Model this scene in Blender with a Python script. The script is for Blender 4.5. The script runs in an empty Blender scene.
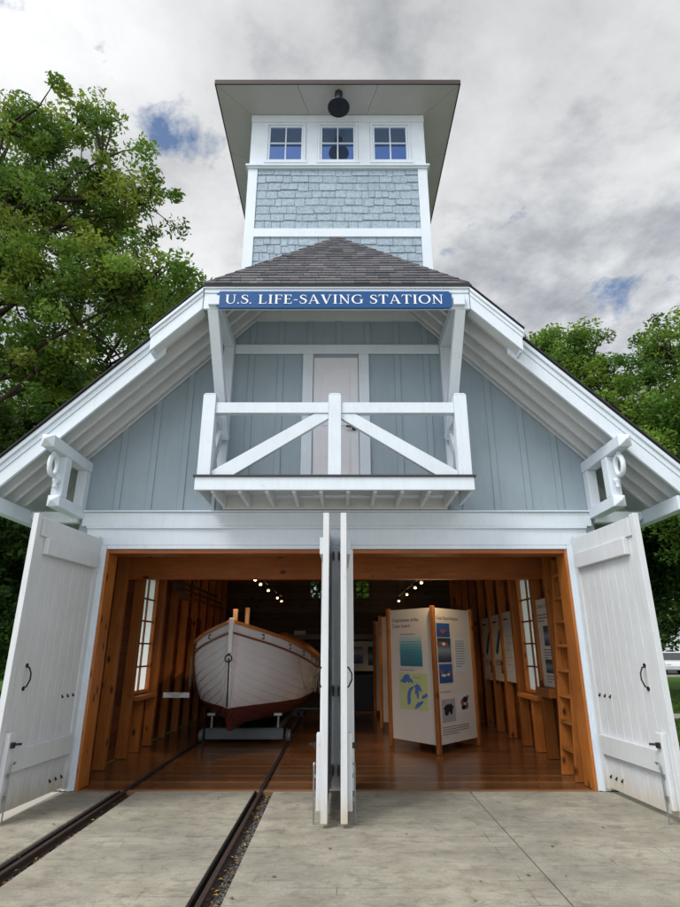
import bpy, math, random
import numpy as np
from mathutils import Vector, Matrix
random.seed(7)
R = math.radians
S = bpy.context.scene
COL = S.collection
XC = -0.045          # centre line of the boathouse
FY = 7.65            # plane of the front wall

# ------------------------------------------------------------------ helpers
class MB:
    """collects polygons, builds ONE mesh object"""
    def __init__(s): s.v=[]; s.f=[]; s.m=[]; s.c=[]; s.mi=0; s.col=None
    def add(s, vs, fs):
        o=len(s.v); s.v += [tuple(p) for p in vs]
        for f in fs: s.f.append([i+o for i in f]); s.m.append(s.mi); s.c.append(s.col)
        return s
    def box(s,x0,x1,y0,y1,z0,z1):
        if x0>x1: x0,x1=x1,x0
        if y0>y1: y0,y1=y1,y0
        if z0>z1: z0,z1=z1,z0
        return s.add([(x0,y0,z0),(x1,y0,z0),(x1,y1,z0),(x0,y1,z0),(x0,y0,z1),(x1,y0,z1),(x1,y1,z1),(x0,y1,z1)],
              [(0,3,2,1),(4,5,6,7),(0,1,5,4),(1,2,6,5),(2,3,7,6),(3,0,4,7)])
    def prism(s,pts,axis,a,b):
        """extrude 2-D polygon; axis 'y': pts are (x,z); 'x': (y,z); 'z': (x,y)"""
        n=len(pts)
        def P(p,k):
            return (p[0],k,p[1]) if axis=='y' else (k,p[0],p[1]) if axis=='x' else (p[0],p[1],k)
        vs=[P(p,a) for p in pts]+[P(p,b) for p in pts]
        fs=[tuple(range(n)),tuple(range(2*n-1,n-1,-1))]+[(i,(i+n),((i+1)%n)+n,(i+1)%n) for i in range(n)]
        return s.add(vs,fs)
    def beam(s,p0,p1,w,h,up=(0,0,1)):
        p0=Vector(p0);p1=Vector(p1);d=(p1-p0).normalized();u=Vector(up)
        sd=d.cross(u)
        if sd.length<1e-4: sd=d.cross(Vector((1,0,0)))
        sd.normalize();u=sd.cross(d).normalized()
        vs=[]
        for p in (p0,p1):
            for a,b in ((-1,-1),(1,-1),(1,1),(-1,1)): vs.append(p+sd*a*w/2+u*b*h/2)
        return s.add(vs,[(0,1,2,3),(7,6,5,4),(0,4,5,1),(1,5,6,2),(2,6,7,3),(3,7,4,0)])
    def tube(s,pts,rs,n=8,closed=False,cap=True):
        pts=[Vector(p) for p in pts]; m=len(pts)
        if not hasattr(rs,'__len__'): rs=[rs]*m
        o=[];ref=Vector((.3,.2,1)).normalized()
        for i,p in enumerate(pts):
            if closed: d=pts[(i+1)%m]-pts[i-1]
            else: d=pts[min(i+1,m-1)]-pts[max(i-1,0)]
            d.normalize(); a=d.cross(ref)
            if a.length<.05: a=d.cross(Vector((1,0,0)))
            a.normalize(); b=d.cross(a)
            for k in range(n):
                t=2*math.pi*k/n; o.append(p+(a*math.cos(t)+b*math.sin(t))*rs[i])
        fs=[]
        for i in range(m if closed else m-1):
            j=(i+1)%m
            for k in range(n): fs.append((i*n+k,i*n+(k+1)%n,j*n+(k+1)%n,j*n+k))
        if cap and not closed: fs.append(tuple(range(n-1,-1,-1))); fs.append(tuple(range((m-1)*n,m*n)))
        return s.add(o,fs)
    def lathe(s,prof,c=(0,0,0),n=20):
        c=Vector(c); o=[];m=len(prof)
        for r,z in prof:
            for k in range(n): t=2*math.pi*k/n; o.append((c.x+r*math.cos(t),c.y+r*math.sin(t),c.z+z))
        fs=[(i*n+k,i*n+(k+1)%n,(i+1)*n+(k+1)%n,(i+1)*n+k) for i in range(m-1) for k in range(n)]
        return s.add(o,fs)
    def cyl(s,p0,p1,r,n=14): return s.tube([p0,p1],r,n)
    def ext(s,o,M=None):
        """append another MB, transformed"""
        return s.add([M@Vector(p) if M else p for p in o.v], o.f)
    def build(s,name,mat,parent=None,bevel=0,smooth=False,world=True,seg=1):
        me=bpy.data.meshes.new(name); me.from_pydata(s.v,[],s.f)
        for mm in (mat if isinstance(mat,(list,tuple)) else [mat]): me.materials.append(mm)
        me.polygons.foreach_set('material_index',s.m)
        if any(c is not None for c in s.c):
            ca=me.color_attributes.new('tint','FLOAT_COLOR','CORNER'); k=0
            buf=[]
            for f,c in zip(s.f,s.c):
                c=c or (.5,.5,.5)
                buf += [c[0],c[1],c[2],1]*len(f)
            ca.data.foreach_set('color',buf)
        me.validate(); me.update()
        if smooth:
            me.polygons.foreach_set('use_smooth',[True]*len(me.polygons))
        o=bpy.data.objects.new(name,me); COL.objects.link(o)
        if bevel:
            b=o.modifiers.new('bevel','BEVEL'); b.width=bevel; b.segments=seg; b.limit_method='ANGLE'; b.angle_limit=R(40)
        if parent:
            o.parent=parent
            if world and parent.parent is None: o.location=-parent.location
        return o
def tag(o,label=None,cat=None,group=None,kind=None):
    if label: o['label']=label
    if cat: o['category']=cat
    if group: o['group']=group
    if kind: o['kind']=kind
    return o
def thing(name,label,cat,loc=(0,0,0),rz=0,group=None):
    o=bpy.data.objects.new(name,None); COL.objects.link(o); o.location=loc; o.rotation_euler=(0,0,rz)
    o.empty_display_size=.2
    return tag(o,label,cat,group)
def struct(name,mb,mat,**k): return tag(mb.build(name,mat,**k),kind='structure')
def kids(o): return [c for c in bpy.data.objects if c.parent==o]
def copy_tree(o,parent=None):
    c=o.copy(); COL.objects.link(c)
    if parent: c.parent=parent
    for ch in kids(o): copy_tree(ch,c)
    return c

# ------------------------------------------------------------------ materials
class NT:
    def __init__(s,name,rough=.6,spec=.4):
        s.m=bpy.data.materials.new(name); s.m.use_nodes=True; s.t=s.m.node_tree; s.n=s.t.nodes; s.l=s.t.links
        s.b=s.n['Principled BSDF']; s.b.inputs['Roughness'].default_value=rough; s.b.inputs['Specular IOR Level'].default_value=spec
        s.tc=s.n.new('ShaderNodeTexCoord')
    def node(s,t,**k):
        n=s.n.new(t)
        for a,b in k.items():
            if a.startswith('i_'): n.inputs[a[2:].replace('_',' ')].default_value=b
            else: setattr(n,a,b)
        return n
    def map(s,scale=(1,1,1),src='Object',rot=(0,0,0)):
        m=s.node('ShaderNodeMapping'); m.inputs['Scale'].default_value=scale; m.inputs['Rotation'].default_value=rot
        s.l.new(s.tc.outputs[src],m.inputs[0]); return m.outputs[0]
    def noise(s,vec,scale,detail=4,rough=.6,dist=0):
        n=s.node('ShaderNodeTexNoise'); n.inputs['Scale'].default_value=scale; n.inputs['Detail'].default_value=detail
        n.inputs['Roughness'].default_value=rough; n.inputs['Distortion'].default_value=dist
        s.l.new(vec,n.inputs['Vector']); return n.outputs['Fac']
    def ramp(s,fac,stops):
        r=s.node('ShaderNodeValToRGB'); e=r.color_ramp.elements
        while len(e)<len(stops): e.new(.5)
        for x,(p,c) in zip(e,stops):
            x.position=p; x.color=(c,c,c,1) if not hasattr(c,'__len__') else (*c[:3],1)
        s.l.new(fac,r.inputs[0]); return r.outputs[0]
    def mix(s,fac,a,b,mode='MIX'):
        m=s.node('ShaderNodeMix',data_type='RGBA',blend_type=mode)
        for v,i in ((fac,0),(a,6),(b,7)):
            if hasattr(v,'is_linked') or hasattr(v,'links'): s.l.new(v,m.inputs[i])
            elif i==0: m.inputs[0].default_value=v
            else: m.inputs[i].default_value=(*v[:3],1)
        return m.outputs[2]
    def math(s,op,a,b=0.0):
        m=s.node('ShaderNodeMath',operation=op)
        for v,i in ((a,0),(b,1)):
            if hasattr(v,'links'): s.l.new(v,m.inputs[i])
            else: m.inputs[i].default_value=v
        return m.outputs[0]
    def color(s,c): s.l.new(c,s.b.inputs['Base Color']) if hasattr(c,'links') else setattr(s.b.inputs['Base Color'],'default_value',(*c,1)); return s
    def bump(s,h,str=.3,dist=.01):
        b=s.node('ShaderNodeBump'); b.inputs['Strength'].default_value=str; b.inputs['Distance'].default_value=dist
        s.l.new(h,b.inputs['Height']); s.l.new(b.outputs[0],s.b.inputs['Normal']); return s
    def rough(s,o): s.l.new(o,s.b.inputs['Roughness']); return s

def mul(c,k): return tuple(x*k for x in c)
def paint(name,c,dirt=(.45,.42,.36),rough=.45,amt=.5,grain=(1,1,.08),bumps=.15,foot=0):
    t=NT(name,rough,.35)
    big=t.noise(t.map(),2.3,6,.65); fine=t.noise(t.map(),38,3,.7)
    streak=t.noise(t.map((9,9,.9)),3,5,.7)
    base=t.mix(t.ramp(big,[(.3,0),(.75,1)]),mul(c,.93),mul(c,1.04))
    base=t.mix(t.ramp(streak,[(.5,0),(.8,amt*.55)]),base,mul(dirt,1.1))
    sc_=t.noise(t.map((3,3,3)),4,8,.8); base=t.mix(t.ramp(sc_,[(.62,0),(.66,amt*.6)]),base,mul(dirt,.75))
    sp=t.math('MULTIPLY',t.ramp(fine,[(.66,0),(.76,1)]),t.ramp(big,[(.5,0),(.7,amt)]))
    base=t.mix(sp,base,dirt)
    if foot:   # rust and mud stain at the bottom of the boards
        sp_=t.node('ShaderNodeSeparateXYZ'); t.l.new(t.tc.outputs['Object'],sp_.inputs[0])
        hz=t.math('ADD',sp_.outputs[2],t.math('MULTIPLY',t.math('SUBTRACT',t.noise(t.map((6,6,1)),2,5,.7),.5),.5))
        base=t.mix(t.ramp(hz,[(.05,foot),(.30,0)]),base,(.46,.33,.13))
        base=t.mix(t.ramp(t.noise(t.map((20,20,.6)),2,5,.7),[(.55,0),(.8,.35)]),base,(.40,.39,.36))
    t.color(base)
    g=t.noise(t.map((14,14,1.4)),6,4,.6)
    t.bump(t.math('ADD',g,fine),bumps,.004)
    return t.m
def plain(name,c,rough=.6,spec=.4,metal=0,var=.12,scale=6):
    t=NT(name,rough,spec); n=t.noise(t.map(),scale,5,.6)
    t.color(t.mix(n,mul(c,1-var),mul(c,1+var))); t.b.inputs['Metallic'].default_value=metal
    t.bump(t.noise(t.map(),scale*8,3),.12,.003)
    return t.m
def wood(name,ca,cb,axis='z',knots=True,rough=.45,planks=None,spec=.35):
    """planks=(axis index, width) draws board joints"""
    t=NT(name,rough,spec)
    sc={'z':(16,16,1.1),'x':(1.1,16,16),'y':(16,1.1,16)}[axis]
    g=t.noise(t.map(sc),2.2,7,.62,.7); big=t.noise(t.map(),1.6,3,.5)
    col=t.mix(t.ramp(g,[(.3,0),(.7,1)]),ca,cb)
    col=t.mix(t.ramp(big,[(.35,0),(.7,.55)]),col,mul(ca,.72))
    h=g
    if knots:
        ks={'z':(1,1,.55),'x':(.55,1,1),'y':(1,.55,1)}[axis]
        v=t.node('ShaderNodeTexVoronoi'); v.inputs['Scale'].default_value=5.2; t.l.new(t.map(ks),v.inputs['Vector'])
        k=t.ramp(v.outputs['Distance'],[(.06,1),(.11,.8),(.2,0)])
        col=t.mix(k,col,mul(ca,.16))
    oi=t.node('ShaderNodeObjectInfo'); col=t.mix(1.0,col,t.ramp(oi.outputs['Random'],[(0,(.66,.62,.58)),(1,(1.28,1.22,1.15))]),'MULTIPLY')
    if planks:
        ax,w=planks
        sp=t.node('ShaderNodeSeparateXYZ'); t.l.new(t.tc.outputs['Object'],sp.inputs[0])
        d=t.math('DIVIDE',sp.outputs[ax],w); fr=t.math('FRACT',d); fl=t.math('FLOOR',d)
        wn=t.node('ShaderNodeTexWhiteNoise',noise_dimensions='1D'); t.l.new(fl,wn.inputs['W'])
        col=t.mix(1.0,col,t.ramp(wn.outputs['Value'],[(0,.62),(1,1.25)]),'MULTIPLY')
        gap=t.math('LESS_THAN',fr,.05)
        col=t.mix(gap,col,mul(ca,.1))
        h=t.math('SUBTRACT',g,t.math('MULTIPLY',gap,3))
    t.color(col); t.bump(h,.25,.004)
    return t.m
M={}
M['white']=paint('white_paint',(.69,.765,.84))
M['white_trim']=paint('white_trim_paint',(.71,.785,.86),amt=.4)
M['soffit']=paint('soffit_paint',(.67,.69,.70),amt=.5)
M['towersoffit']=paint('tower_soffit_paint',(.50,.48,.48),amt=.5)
M['leafwhite']=paint('door_paint',(.66,.69,.72),dirt=(.42,.38,.28),amt=.7,foot=.5)
M['blue']=paint('blue_grey_paint',(.33,.41,.465),dirt=(.17,.21,.25),amt=.5,rough=.55)
M['bluedoor']=paint('pale_door_paint',(.76,.76,.80),amt=.2)
M['pine']=wood('pine_upright',(.38,.115,.022),(.56,.225,.05),'z')
M['pinex']=wood('pine_cross',(.32,.088,.02),(.47,.165,.04),'x')
M['piney']=wood('pine_long',(.42,.15,.035),(.56,.24,.065),'y')
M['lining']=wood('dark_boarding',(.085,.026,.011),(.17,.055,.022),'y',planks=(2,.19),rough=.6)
M['backlining']=wood('back_boarding',(.10,.075,.055),(.15,.12,.09),'x',planks=(2,.2),rough=.7)
M['floor']=wood('floor_boards',(.13,.055,.022),(.24,.11,.045),'x',knots=False,rough=.2,planks=(1,.13),spec=.5)
M['ceil']=wood('ceiling_boards',(.07,.055,.04),(.11,.085,.06),'y',knots=False,planks=(0,.15),rough=.8)
M['oak']=wood('varnished_wood',(.40,.15,.035),(.52,.23,.06),'x',knots=False,rough=.3)
M['mast']=wood('mast_wood',(.46,.28,.16),(.56,.38,.24),'z',knots=False,rough=.4)
M['steel']=plain('galvanised_steel',(.30,.33,.34),.42,.5,.7,.25)
M['greysteel']=plain('grey_painted_steel',(.11,.13,.14),.5,.4,.1,.2)
M['black']=plain('black_metal',(.012,.013,.018),.45,.4,.1)
M['iron']=plain('dark_iron',(.035,.03,.03),.55,.4,.5)
M['signblue']=paint('sign_blue',(.006,.072,.235),dirt=(.015,.05,.16),amt=.2,rough=.35)
M['letter']=plain('letter_white',(.88,.90,.92),.5,.3,0,.04)
M['panel']=plain('display_panel',(.66,.61,.55),.7,.2,0,.04,3)
M['ink']=plain('printed_ink',(.02,.02,.022),.7,.2)
M['greyink']=plain('grey_print',(.16,.15,.15),.7,.2)
M['paper']=plain('white_paper',(.62,.66,.68),.7,.2,0,.05)
M['plastic']=plain('pale_plastic',(.6,.6,.58),.5,.4)
M['rope']=plain('rope',(.36,.31,.22),.8,.2)
M['red']=plain('red_canvas',(.10,.018,.014),.7,.3)
M['tyre']=plain('tyre_rubber',(.02,.02,.022),.8,.3)
M['chrome']=plain('wheel_alloy',(.5,.5,.52),.3,.5,.8)
M['carwhite']=plain('white_car_paint',(.72,.74,.76),.22,.5)
M['carblue']=plain('blue_car_paint',(.03,.06,.16),.2,.5)
M['carsilver']=plain('silver_car_paint',(.45,.47,.5),.25,.5,.4)
M['taillight']=plain('red_light_lens',(.35,.01,.01),.2,.5)
M['headlight']=plain('clear_lens',(.6,.62,.65),.1,.6)

def glass(name,c=(.012,.016,.022),f0=.35,met=0):
    t=NT(name,.02,.8); t.color(c)
    t.b.inputs['Roughness'].default_value=.03
    t.b.inputs['IOR'].default_value=2.0; t.b.inputs['Specular IOR Level'].default_value=f0
    t.bump(t.noise(t.map(),1.3,2),.03,.02)
    t.b.inputs['Metallic'].default_value=met
    return t.m
M['glass']=glass('sky_tinted_glass',(.20,.30,.52),f0=.8,met=.85)  # blue base colour stands in for the reflected sky
M['carglass']=glass('car_glass',(.03,.035,.04))
def clear(name):
    m=bpy.data.materials.new(name); m.use_nodes=True; n=m.node_tree.nodes; l=m.node_tree.links; n.clear()
    o=n.new('ShaderNodeOutputMaterial'); tr=n.new('ShaderNodeBsdfTransparent'); g=n.new('ShaderNodeBsdfGlossy'); g.inputs['Roughness'].default_value=.04
    mx=n.new('ShaderNodeMixShader'); mx.inputs[0].default_value=.08
    tr.inputs[0].default_value=(.92,.95,.94,1)
    l.new(tr.outputs[0],mx.inputs[1]); l.new(g.outputs[0],mx.inputs[2]); l.new(mx.outputs[0],o.inputs[0]); return m
M['clear']=clear('clear_glass')
# hull: white topsides, dark red bottom split at the waterline height (boot line painted on the boat)
def hullmat():
    t=NT('boat_hull_paint',.35,.45)
    sp=t.node('ShaderNodeSeparateXYZ'); t.l.new(t.tc.outputs['Object'],sp.inputs[0])
    w=t.math('GREATER_THAN',sp.outputs[2],.70)
    n=t.noise(t.map(),3,5,.6)
    wh=t.mix(n,(.72,.72,.76),(.80,.80,.83)); rd=t.mix(n,(.085,.018,.016),(.14,.03,.026))
    t.color(t.mix(w,rd,wh)); t.bump(t.noise(t.map(),30,3),.06,.003); return t.m
M['hull']=hullmat()
# concrete
def concrete():
    t=NT('stamped_concrete',.85,.25)
    a=t.noise(t.map((1.8,2.3,1)),3.2,10,.78,.5); b=t.noise(t.map((1,1.3,1)),1.5,7,.68); c=t.noise(t.map(),60,3,.7); d=t.noise(t.map((4,9,1)),3.1,6,.75,.5)
    e=t.noise(t.map((1,1.3,1)),.45,4,.6); f=t.noise(t.map((2.4,46,1)),1.6,6,.8,.6)
    col=t.mix(t.ramp(b,[(.36,0),(.62,1)]),(.27,.248,.19),(.43,.40,.32))
    col=t.mix(t.ramp(e,[(.35,.6),(.55,0)]),col,(.19,.18,.16))
    col=t.mix(t.ramp(a,[(.38,.6),(.50,0)]),col,(.15,.137,.105))
    col=t.mix(t.ramp(f,[(.36,.4),(.46,0)]),col,(.14,.125,.10))
    col=t.mix(t.ramp(d,[(.57,0),(.70,.5)]),col,(.56,.535,.45))
    col=t.mix(t.ramp(c,[(.3,.35),(.6,0)]),col,(.16,.15,.13))
    # broken dark seams of a board stamp
    br=t.node('ShaderNodeTexBrick'); br.inputs['Scale'].default_value=1.0; br.inputs['Brick Width'].default_value=1.35; br.inputs['Row Height'].default_value=.145
    br.inputs['Mortar Size'].default_value=.005; br.inputs['Mortar Smooth'].default_value=.3; br.offset=.37; br.offset_frequency=3
    wv=t.node('ShaderNodeVectorMath',operation='ADD'); nz=t.node('ShaderNodeTexNoise'); nz.inputs['Scale'].default_value=3
    sc=t.node('ShaderNodeVectorMath',operation='SCALE'); sc.inputs['Scale'].default_value=.05
    t.l.new(t.tc.outputs['Object'],nz.inputs['Vector']); t.l.new(nz.outputs['Color'],sc.inputs[0]); t.l.new(sc.outputs[0],wv.inputs[0]); t.l.new(t.tc.outputs['Object'],wv.inputs[1]); t.l.new(wv.outputs[0],br.inputs['Vector'])
    seam=t.math('MULTIPLY',br.outputs['Fac'],t.ramp(t.noise(t.map((.8,1.5,1)),2.2,3),[(.48,0),(.62,.6)]))
    col=t.mix(seam,col,(.05,.045,.04))
    t.color(col); t.bump(t.math('SUBTRACT',t.math('ADD',a,t.math('MULTIPLY',c,.4)),seam),.5,.008); return t.m
M['concrete']=concrete()
M['paleconc']=plain('pale_concrete',(.42,.40,.35),.85,.2,0,.15,3)
M['asphalt']=plain('asphalt',(.055,.055,.057),.9,.2,0,.2,2)
def grassmat():
    t=NT('grass',.9,.1); a=t.noise(t.map(),.35,4); b=t.noise(t.map(),14,5,.7)
    t.color(t.mix(b,t.mix(a,(.035,.075,.012),(.075,.12,.022)),(.06,.14,.02))); t.bump(b,.8,.03); return t.m
M['grass']=grassmat()
def tinted(name,rough=.8,spec=.25,trans=0,grain=90):
    t=NT(name,rough,spec); a=t.node('ShaderNodeVertexColor'); a.layer_name='tint'
    c=t.mix(1.0,a.outputs[0],t.ramp(t.noise(t.map(),grain,2),[(.3,.75),(.7,1.2)]),'MULTIPLY') if grain else a.outputs[0]
    t.color(c)
    if trans:
        tr=t.node('ShaderNodeBsdfTranslucent'); t.l.new(a.outputs[0],tr.inputs[0]); mx=t.node('ShaderNodeMixShader'); mx.inputs[0].default_value=trans
        o=t.n['Material Output']; t.l.new(t.b.outputs[0],mx.inputs[1]); t.l.new(tr.outputs[0],mx.inputs[2]); t.l.new(mx.outputs[0],o.inputs[0])
    elif grain: t.bump(t.noise(t.map(),grain,3),.3,.004)
    return t.m
M['roof']=tinted('asphalt_shingle')
M['shake']=tinted('painted_shake',.6,.3,grain=25)
M['leaf']=tinted('leaf',.55,.3,.42,0)
M['stone']=tinted('gravel_stone',.8,.3)
def bark():
    t=NT('bark',.9,.1); a=t.noise(t.map((6,6,1)),3,6,.7); t.color(t.mix(a,(.025,.02,.016),(.075,.06,.045))); t.bump(a,.8,.03); return t.m
M['bark']=bark()
def lampmat():
    t=NT('lit_bulb'); t.color((1,.7,.4)); t.b.inputs['Emission Color'].default_value=(1,.66,.32,1); t.b.inputs['Emission Strength'].default_value=14; return t.m
M['bulb']=lampmat()
def diffusing():
    m=bpy.data.materials.new('diffusing_pane'); m.use_nodes=True; n=m.node_tree.nodes; l=m.node_tree.links; n.clear()
    o=n.new('ShaderNodeOutputMaterial'); tr=n.new('ShaderNodeBsdfTranslucent'); g=n.new('ShaderNodeBsdfTransparent'); tr.inputs[0].default_value=(.9,.93,.95,1)
    mx=n.new('ShaderNodeMixShader'); mx.inputs[0].default_value=.3; l.new(tr.outputs[0],mx.inputs[1]); l.new(g.outputs[0],mx.inputs[2]); l.new(mx.outputs[0],o.inputs[0]); return m
M['diffusing']=diffusing()  # made-up translucent white pane, so the side windows look bright with daylight
def flat(name,c): return plain(name,c,.6,.3,0,.08,5)
M['mapgreen']=flat('map_land',(.52,.58,.28)); M['lake']=flat('map_lake',(.09,.18,.48))
def gradpic(name,stops,axis=2,scale=1,off=0):
    t=NT(name,.5,.3); sp=t.node('ShaderNodeSeparateXYZ'); t.l.new(t.tc.outputs['Generated'],sp.inputs[0])
    n=t.noise(t.map((1,1,1),'Generated'),9,4,.7)
    f=t.math('ADD',sp.outputs[axis],t.math('MULTIPLY',t.math('SUBTRACT',n,.5),.25))
    t.color(t.ramp(f,stops)); return t.m
M['seachart']=gradpic('blue_chart',[(0,(.03,.16,.23)),(.5,(.07,.30,.38)),(.75,(.2,.46,.52)),(.9,(.42,.56,.58))])
M['photosky']=gradpic('photo_blue',[(0,(.02,.07,.24)),(1,(.03,.10,.32))])
M['photogrey']=gradpic('photo_sea',[(0,(.02,.03,.05)),(.2,(.05,.08,.12)),(.5,(.22,.28,.33)),(.75,(.04,.06,.08)),(1,(.02,.03,.05))])
M['orange']=flat('print_red',(.34,.09,.06)); M['paleprint']=flat('print_white',(.65,.65,.63))
def world_(v): return v

# ------------------------------------------------------------------ the ground
M0=MB(); M0.box(-140,140,-30,160,-.6,-.10); struct('ground',M0,M['grass'])
sl=MB(); TH=7.60
sl.box(-3.30,-2.67,1,TH,-.3,0); struct('pavement',sl,M['concrete'],bevel=.008)
sl=MB(); sl.box(-2.42,-1.0,1,TH,-.3,0); struct('pavement',sl,M['concrete'],bevel=.008)
sl=MB(); sl.box(-.79,1.535,1,TH,-.3,0); struct('pavement',sl,M['concrete'],bevel=.008)
sl=MB(); sl.box(1.547,4.3,1,TH,-.3,0); struct('pavement',sl,M['concrete'],bevel=.008)
sl=MB(); sl.box(-30,30,-28,.985,-.3,-.006); struct('pavement',sl,M['paleconc'])  # unseen paving behind the camera, added to cut green bounce from the grass
sl=MB(); sl.box(-5.2,-3.33,1,TH+.4,-.3,-.012); struct('pavement',sl,M['paleconc'],bevel=.01)
pt=MB(); pt.box(4.8,60,15.9,16.9,-.2,-.085); struct('path',pt,M['paleconc'])
rd=MB(); rd.box(-60,130,38.5,52,-.2,-.09); struct('road',rd,M['asphalt'])
kb=MB(); kb.box(-60,130,38.2,38.5,-.3,.02); struct('kerb',kb,M['paleconc'])
# gravel in the two rail gutters
g=MB(); rr=random.Random(3)
def pebble(g,x,y,z,s,c,flatk=.6):
    o=len(g.v); vs=[]
    for a,b,cc in ((1,0,0),(-1,0,0),(0,1,0),(0,-1,0),(0,0,1),(0,0,-1)):
        q=Vector((a,b,cc))*s*rr.uniform(.7,1.2); q.z*=flatk; vs.append(q)
    Rm=Matrix.Rotation(rr.uniform(0,6.28),3,'Z')@Matrix.Rotation(rr.uniform(-.5,.5),3,'X')
    g.col=c; g.add([Rm@v+Vector((x,y,z)) for v in vs],[(0,2,4),(2,1,4),(1,3,4),(3,0,4),(2,0,5),(1,2,5),(3,1,5),(0,3,5)])
for x0,x1 in ((-2.66,-2.43),(-.99,-.80)):
    g.col=(.03,.027,.024); g.add([(x0,1,-.07),(x1,1,-.07),(x1,TH,-.07),(x0,TH,-.07)],[(0,1,2,3)])
    for i in range(5200):
        y=rr.uniform(3.2,TH); x=rr.uniform(x0+.01,x1-.01)
        k=rr.random(); c=(.10,.095,.09) if k<.45 else (.05,.045,.04) if k<.75 else (.15,.14,.125) if k<.93 else (.2,.11,.05)
        pebble(g,x,y,-.055+rr.uniform(-.01,.012),rr.uniform(.006,.017),mul(c,rr.uniform(.6,1.3)))
tag(g.build('gravel',M['stone']),kind='stuff')
# fallen leaves in the gutter and on the slabs
fl=MB()
for i in range(130):
    gx=rr.choice(((-2.64,-2.44),(-.97,-.82))); x=rr.uniform(*gx); y=rr.uniform(4,TH-.1); z=-.028
    if i<16: x=rr.uniform(-3,3); y=rr.uniform(4.4,7); z=.006
    a=rr.uniform(0,6.28); s=rr.uniform(.012,.022) if i>=34 else rr.uniform(.008,.018); c=rr.choice([(.32,.16,.04),(.22,.09,.03),(.38,.3,.05),(.12,.06,.03)])
    fl.col=c; d=Vector((math.cos(a),math.sin(a),0)); e=Vector((-d.y,d.x,0)); p=Vector((x,y,z))
    fl.add([p-d*s*1.3,p+e*s*.7+Vector((0,0,.008)),p+d*s*1.3,p-e*s*.7+Vector((0,0,.006))],[(0,1,2,3)])
tag(fl.build('fallen_leaves',M['stone']),kind='stuff')

# interior floor
f=MB(); f.box(XC-3.42,XC+3.42,TH+.09,17.5,-.25,-.006); struct('floor',f,M['floor'])
f=MB(); f.box(XC-3.13,XC+3.13,TH+.005,TH+.088,-.25,.004); struct('threshold',f,wood('worn_threshold',(.16,.085,.04),(.26,.16,.085),'x',knots=False),bevel=.004)
# rails
for x,lb in ((-2.545,'rusty steel rail on the left of the pair, running from the apron into the boathouse'),(-.935,'rusty steel rail on the right of the pair, nearer the middle door post')):
    t=thing('track_rail',lb,'rail',(x,1,0),group='boat launching rails')
    m=MB(); m.prism([(-.045,-.045),(.045,-.045),(.045,-.038),(.008,-.03),(.008,-.008),(.018,-.004),(.018,.010),(-.018,.010),(-.018,-.004),(-.008,-.008),(-.008,-.03),(-.045,-.038)],'y',0,TH-1+.004)
    t_r=m.build('outdoor_rail',None or plain('rusty_steel',(.055,.036,.03),.7,.3,.3,.35,9),t,world=False)
    m=MB(); m.box(-.075,-.055,0,TH-1,-.06,.012); m.box(-.055,-.025,0,TH-1,-.06,-.05); m.build('guard_angle',M['iron'],t,world=False,bevel=.003)
    m=MB(); m.box(-.022,.022,TH-1+.006,10.5+5.5,-.004,.024); m.build('indoor_rail',M['iron'],t,world=False,bevel=.004)

# ------------------------------------------------------------------ the boathouse
BH=thing('boathouse','grey blue and white boathouse with open double doors, balcony and lookout tower','building',(XC,FY,0))
def P(name,mb,mat,parent=BH,**k): return mb.build(name,mat,parent,**k)
def mir(mb,sgn):
    """mirror a mesh builder about the boathouse centre line"""
    if sgn>0: return mb
    o=MB(); o.v=[(2*XC-x,y,z) for x,y,z in mb.v]; o.f=[f[::-1] for f in mb.f]; o.m=mb.m[:]; o.c=mb.c[:]
    return o
SB=7.69   # |x|+z of rafter undersides
SD=7.90   # deck underside
ST=8.06   # roof top
# front wall
w=MB()
hx=3.55
w.prism([(XC-hx,3.39),(XC+hx,3.39),(XC+hx,SD-hx),(XC+SD-6.66,6.66),(XC-SD+6.66,6.66),(XC-hx,SD-hx)],'y',FY,FY+.12)
for s in (-1,1): w.box(XC+s*3.27,XC+s*hx,FY,FY+.12,0,3.388)
w.box(XC-3.27,XC+3.27,FY+.03,FY+.12,2.90,3.388)
# battens
x=0.22
k=0
xs=[XC+.0]
for k in range(-8,9):
    bx=XC+.03+k*.443
    top=min(SD-abs(bx-XC)-.05,6.62)
    if abs(bx-XC)>hx-.06 : continue
    if abs(bx-XC)<.5: w.box(bx-.042,bx+.042,FY-.02,FY-.001,6.02,top) ; continue
    if abs(bx-XC)<1.5:
        w.box(bx-.042,bx+.042,FY-.02,FY-.001,3.66,5.85); w.box(bx-.042,bx+.042,FY-.02,FY-.001,6.012,top)
    else: w.box(bx-.042,bx+.042,FY-.02,FY-.001,3.40,top)
P('wall',w,M['blue'],bevel=.003)
# side walls (with one window hole each) and back wall
WY0,WY1,WZ0,WZ1=9.86,10.80,.88,2.86
for s in (-1,1):
    m=MB(); a,b=XC+s*3.44,XC+s*hx
    m.box(a,b,FY+.122,WY0,0,4.0); m.box(a,b,WY1,17.6,0,4.0); m.box(a,b,WY0,WY1,0,WZ0); m.box(a,b,WY0,WY1,WZ1,4.0)
    P('wall',m,M['blue'])
    m=MB(); a,b=XC+s*3.415,XC+s*3.438
    m.box(a,b,FY+.13,WY0,0,3.6); m.box(a,b,WY1,17.5,0,3.6); m.box(a,b,WY0,WY1,0,WZ0); m.box(a,b,WY0,WY1,WZ1,3.6)
    P('wall_lining',m,M['lining'])
bw=MB(); BWZ0,BWZ1=3.02,3.56
bw.box(XC-3.41,XC+3.41,17.5,17.6,0,BWZ0)
for a,b in ((-3.41,-.86),(-.46,.52),(.93,3.41)): bw.box(XC+a,XC+b,17.5,17.6,BWZ0,BWZ1)
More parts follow.
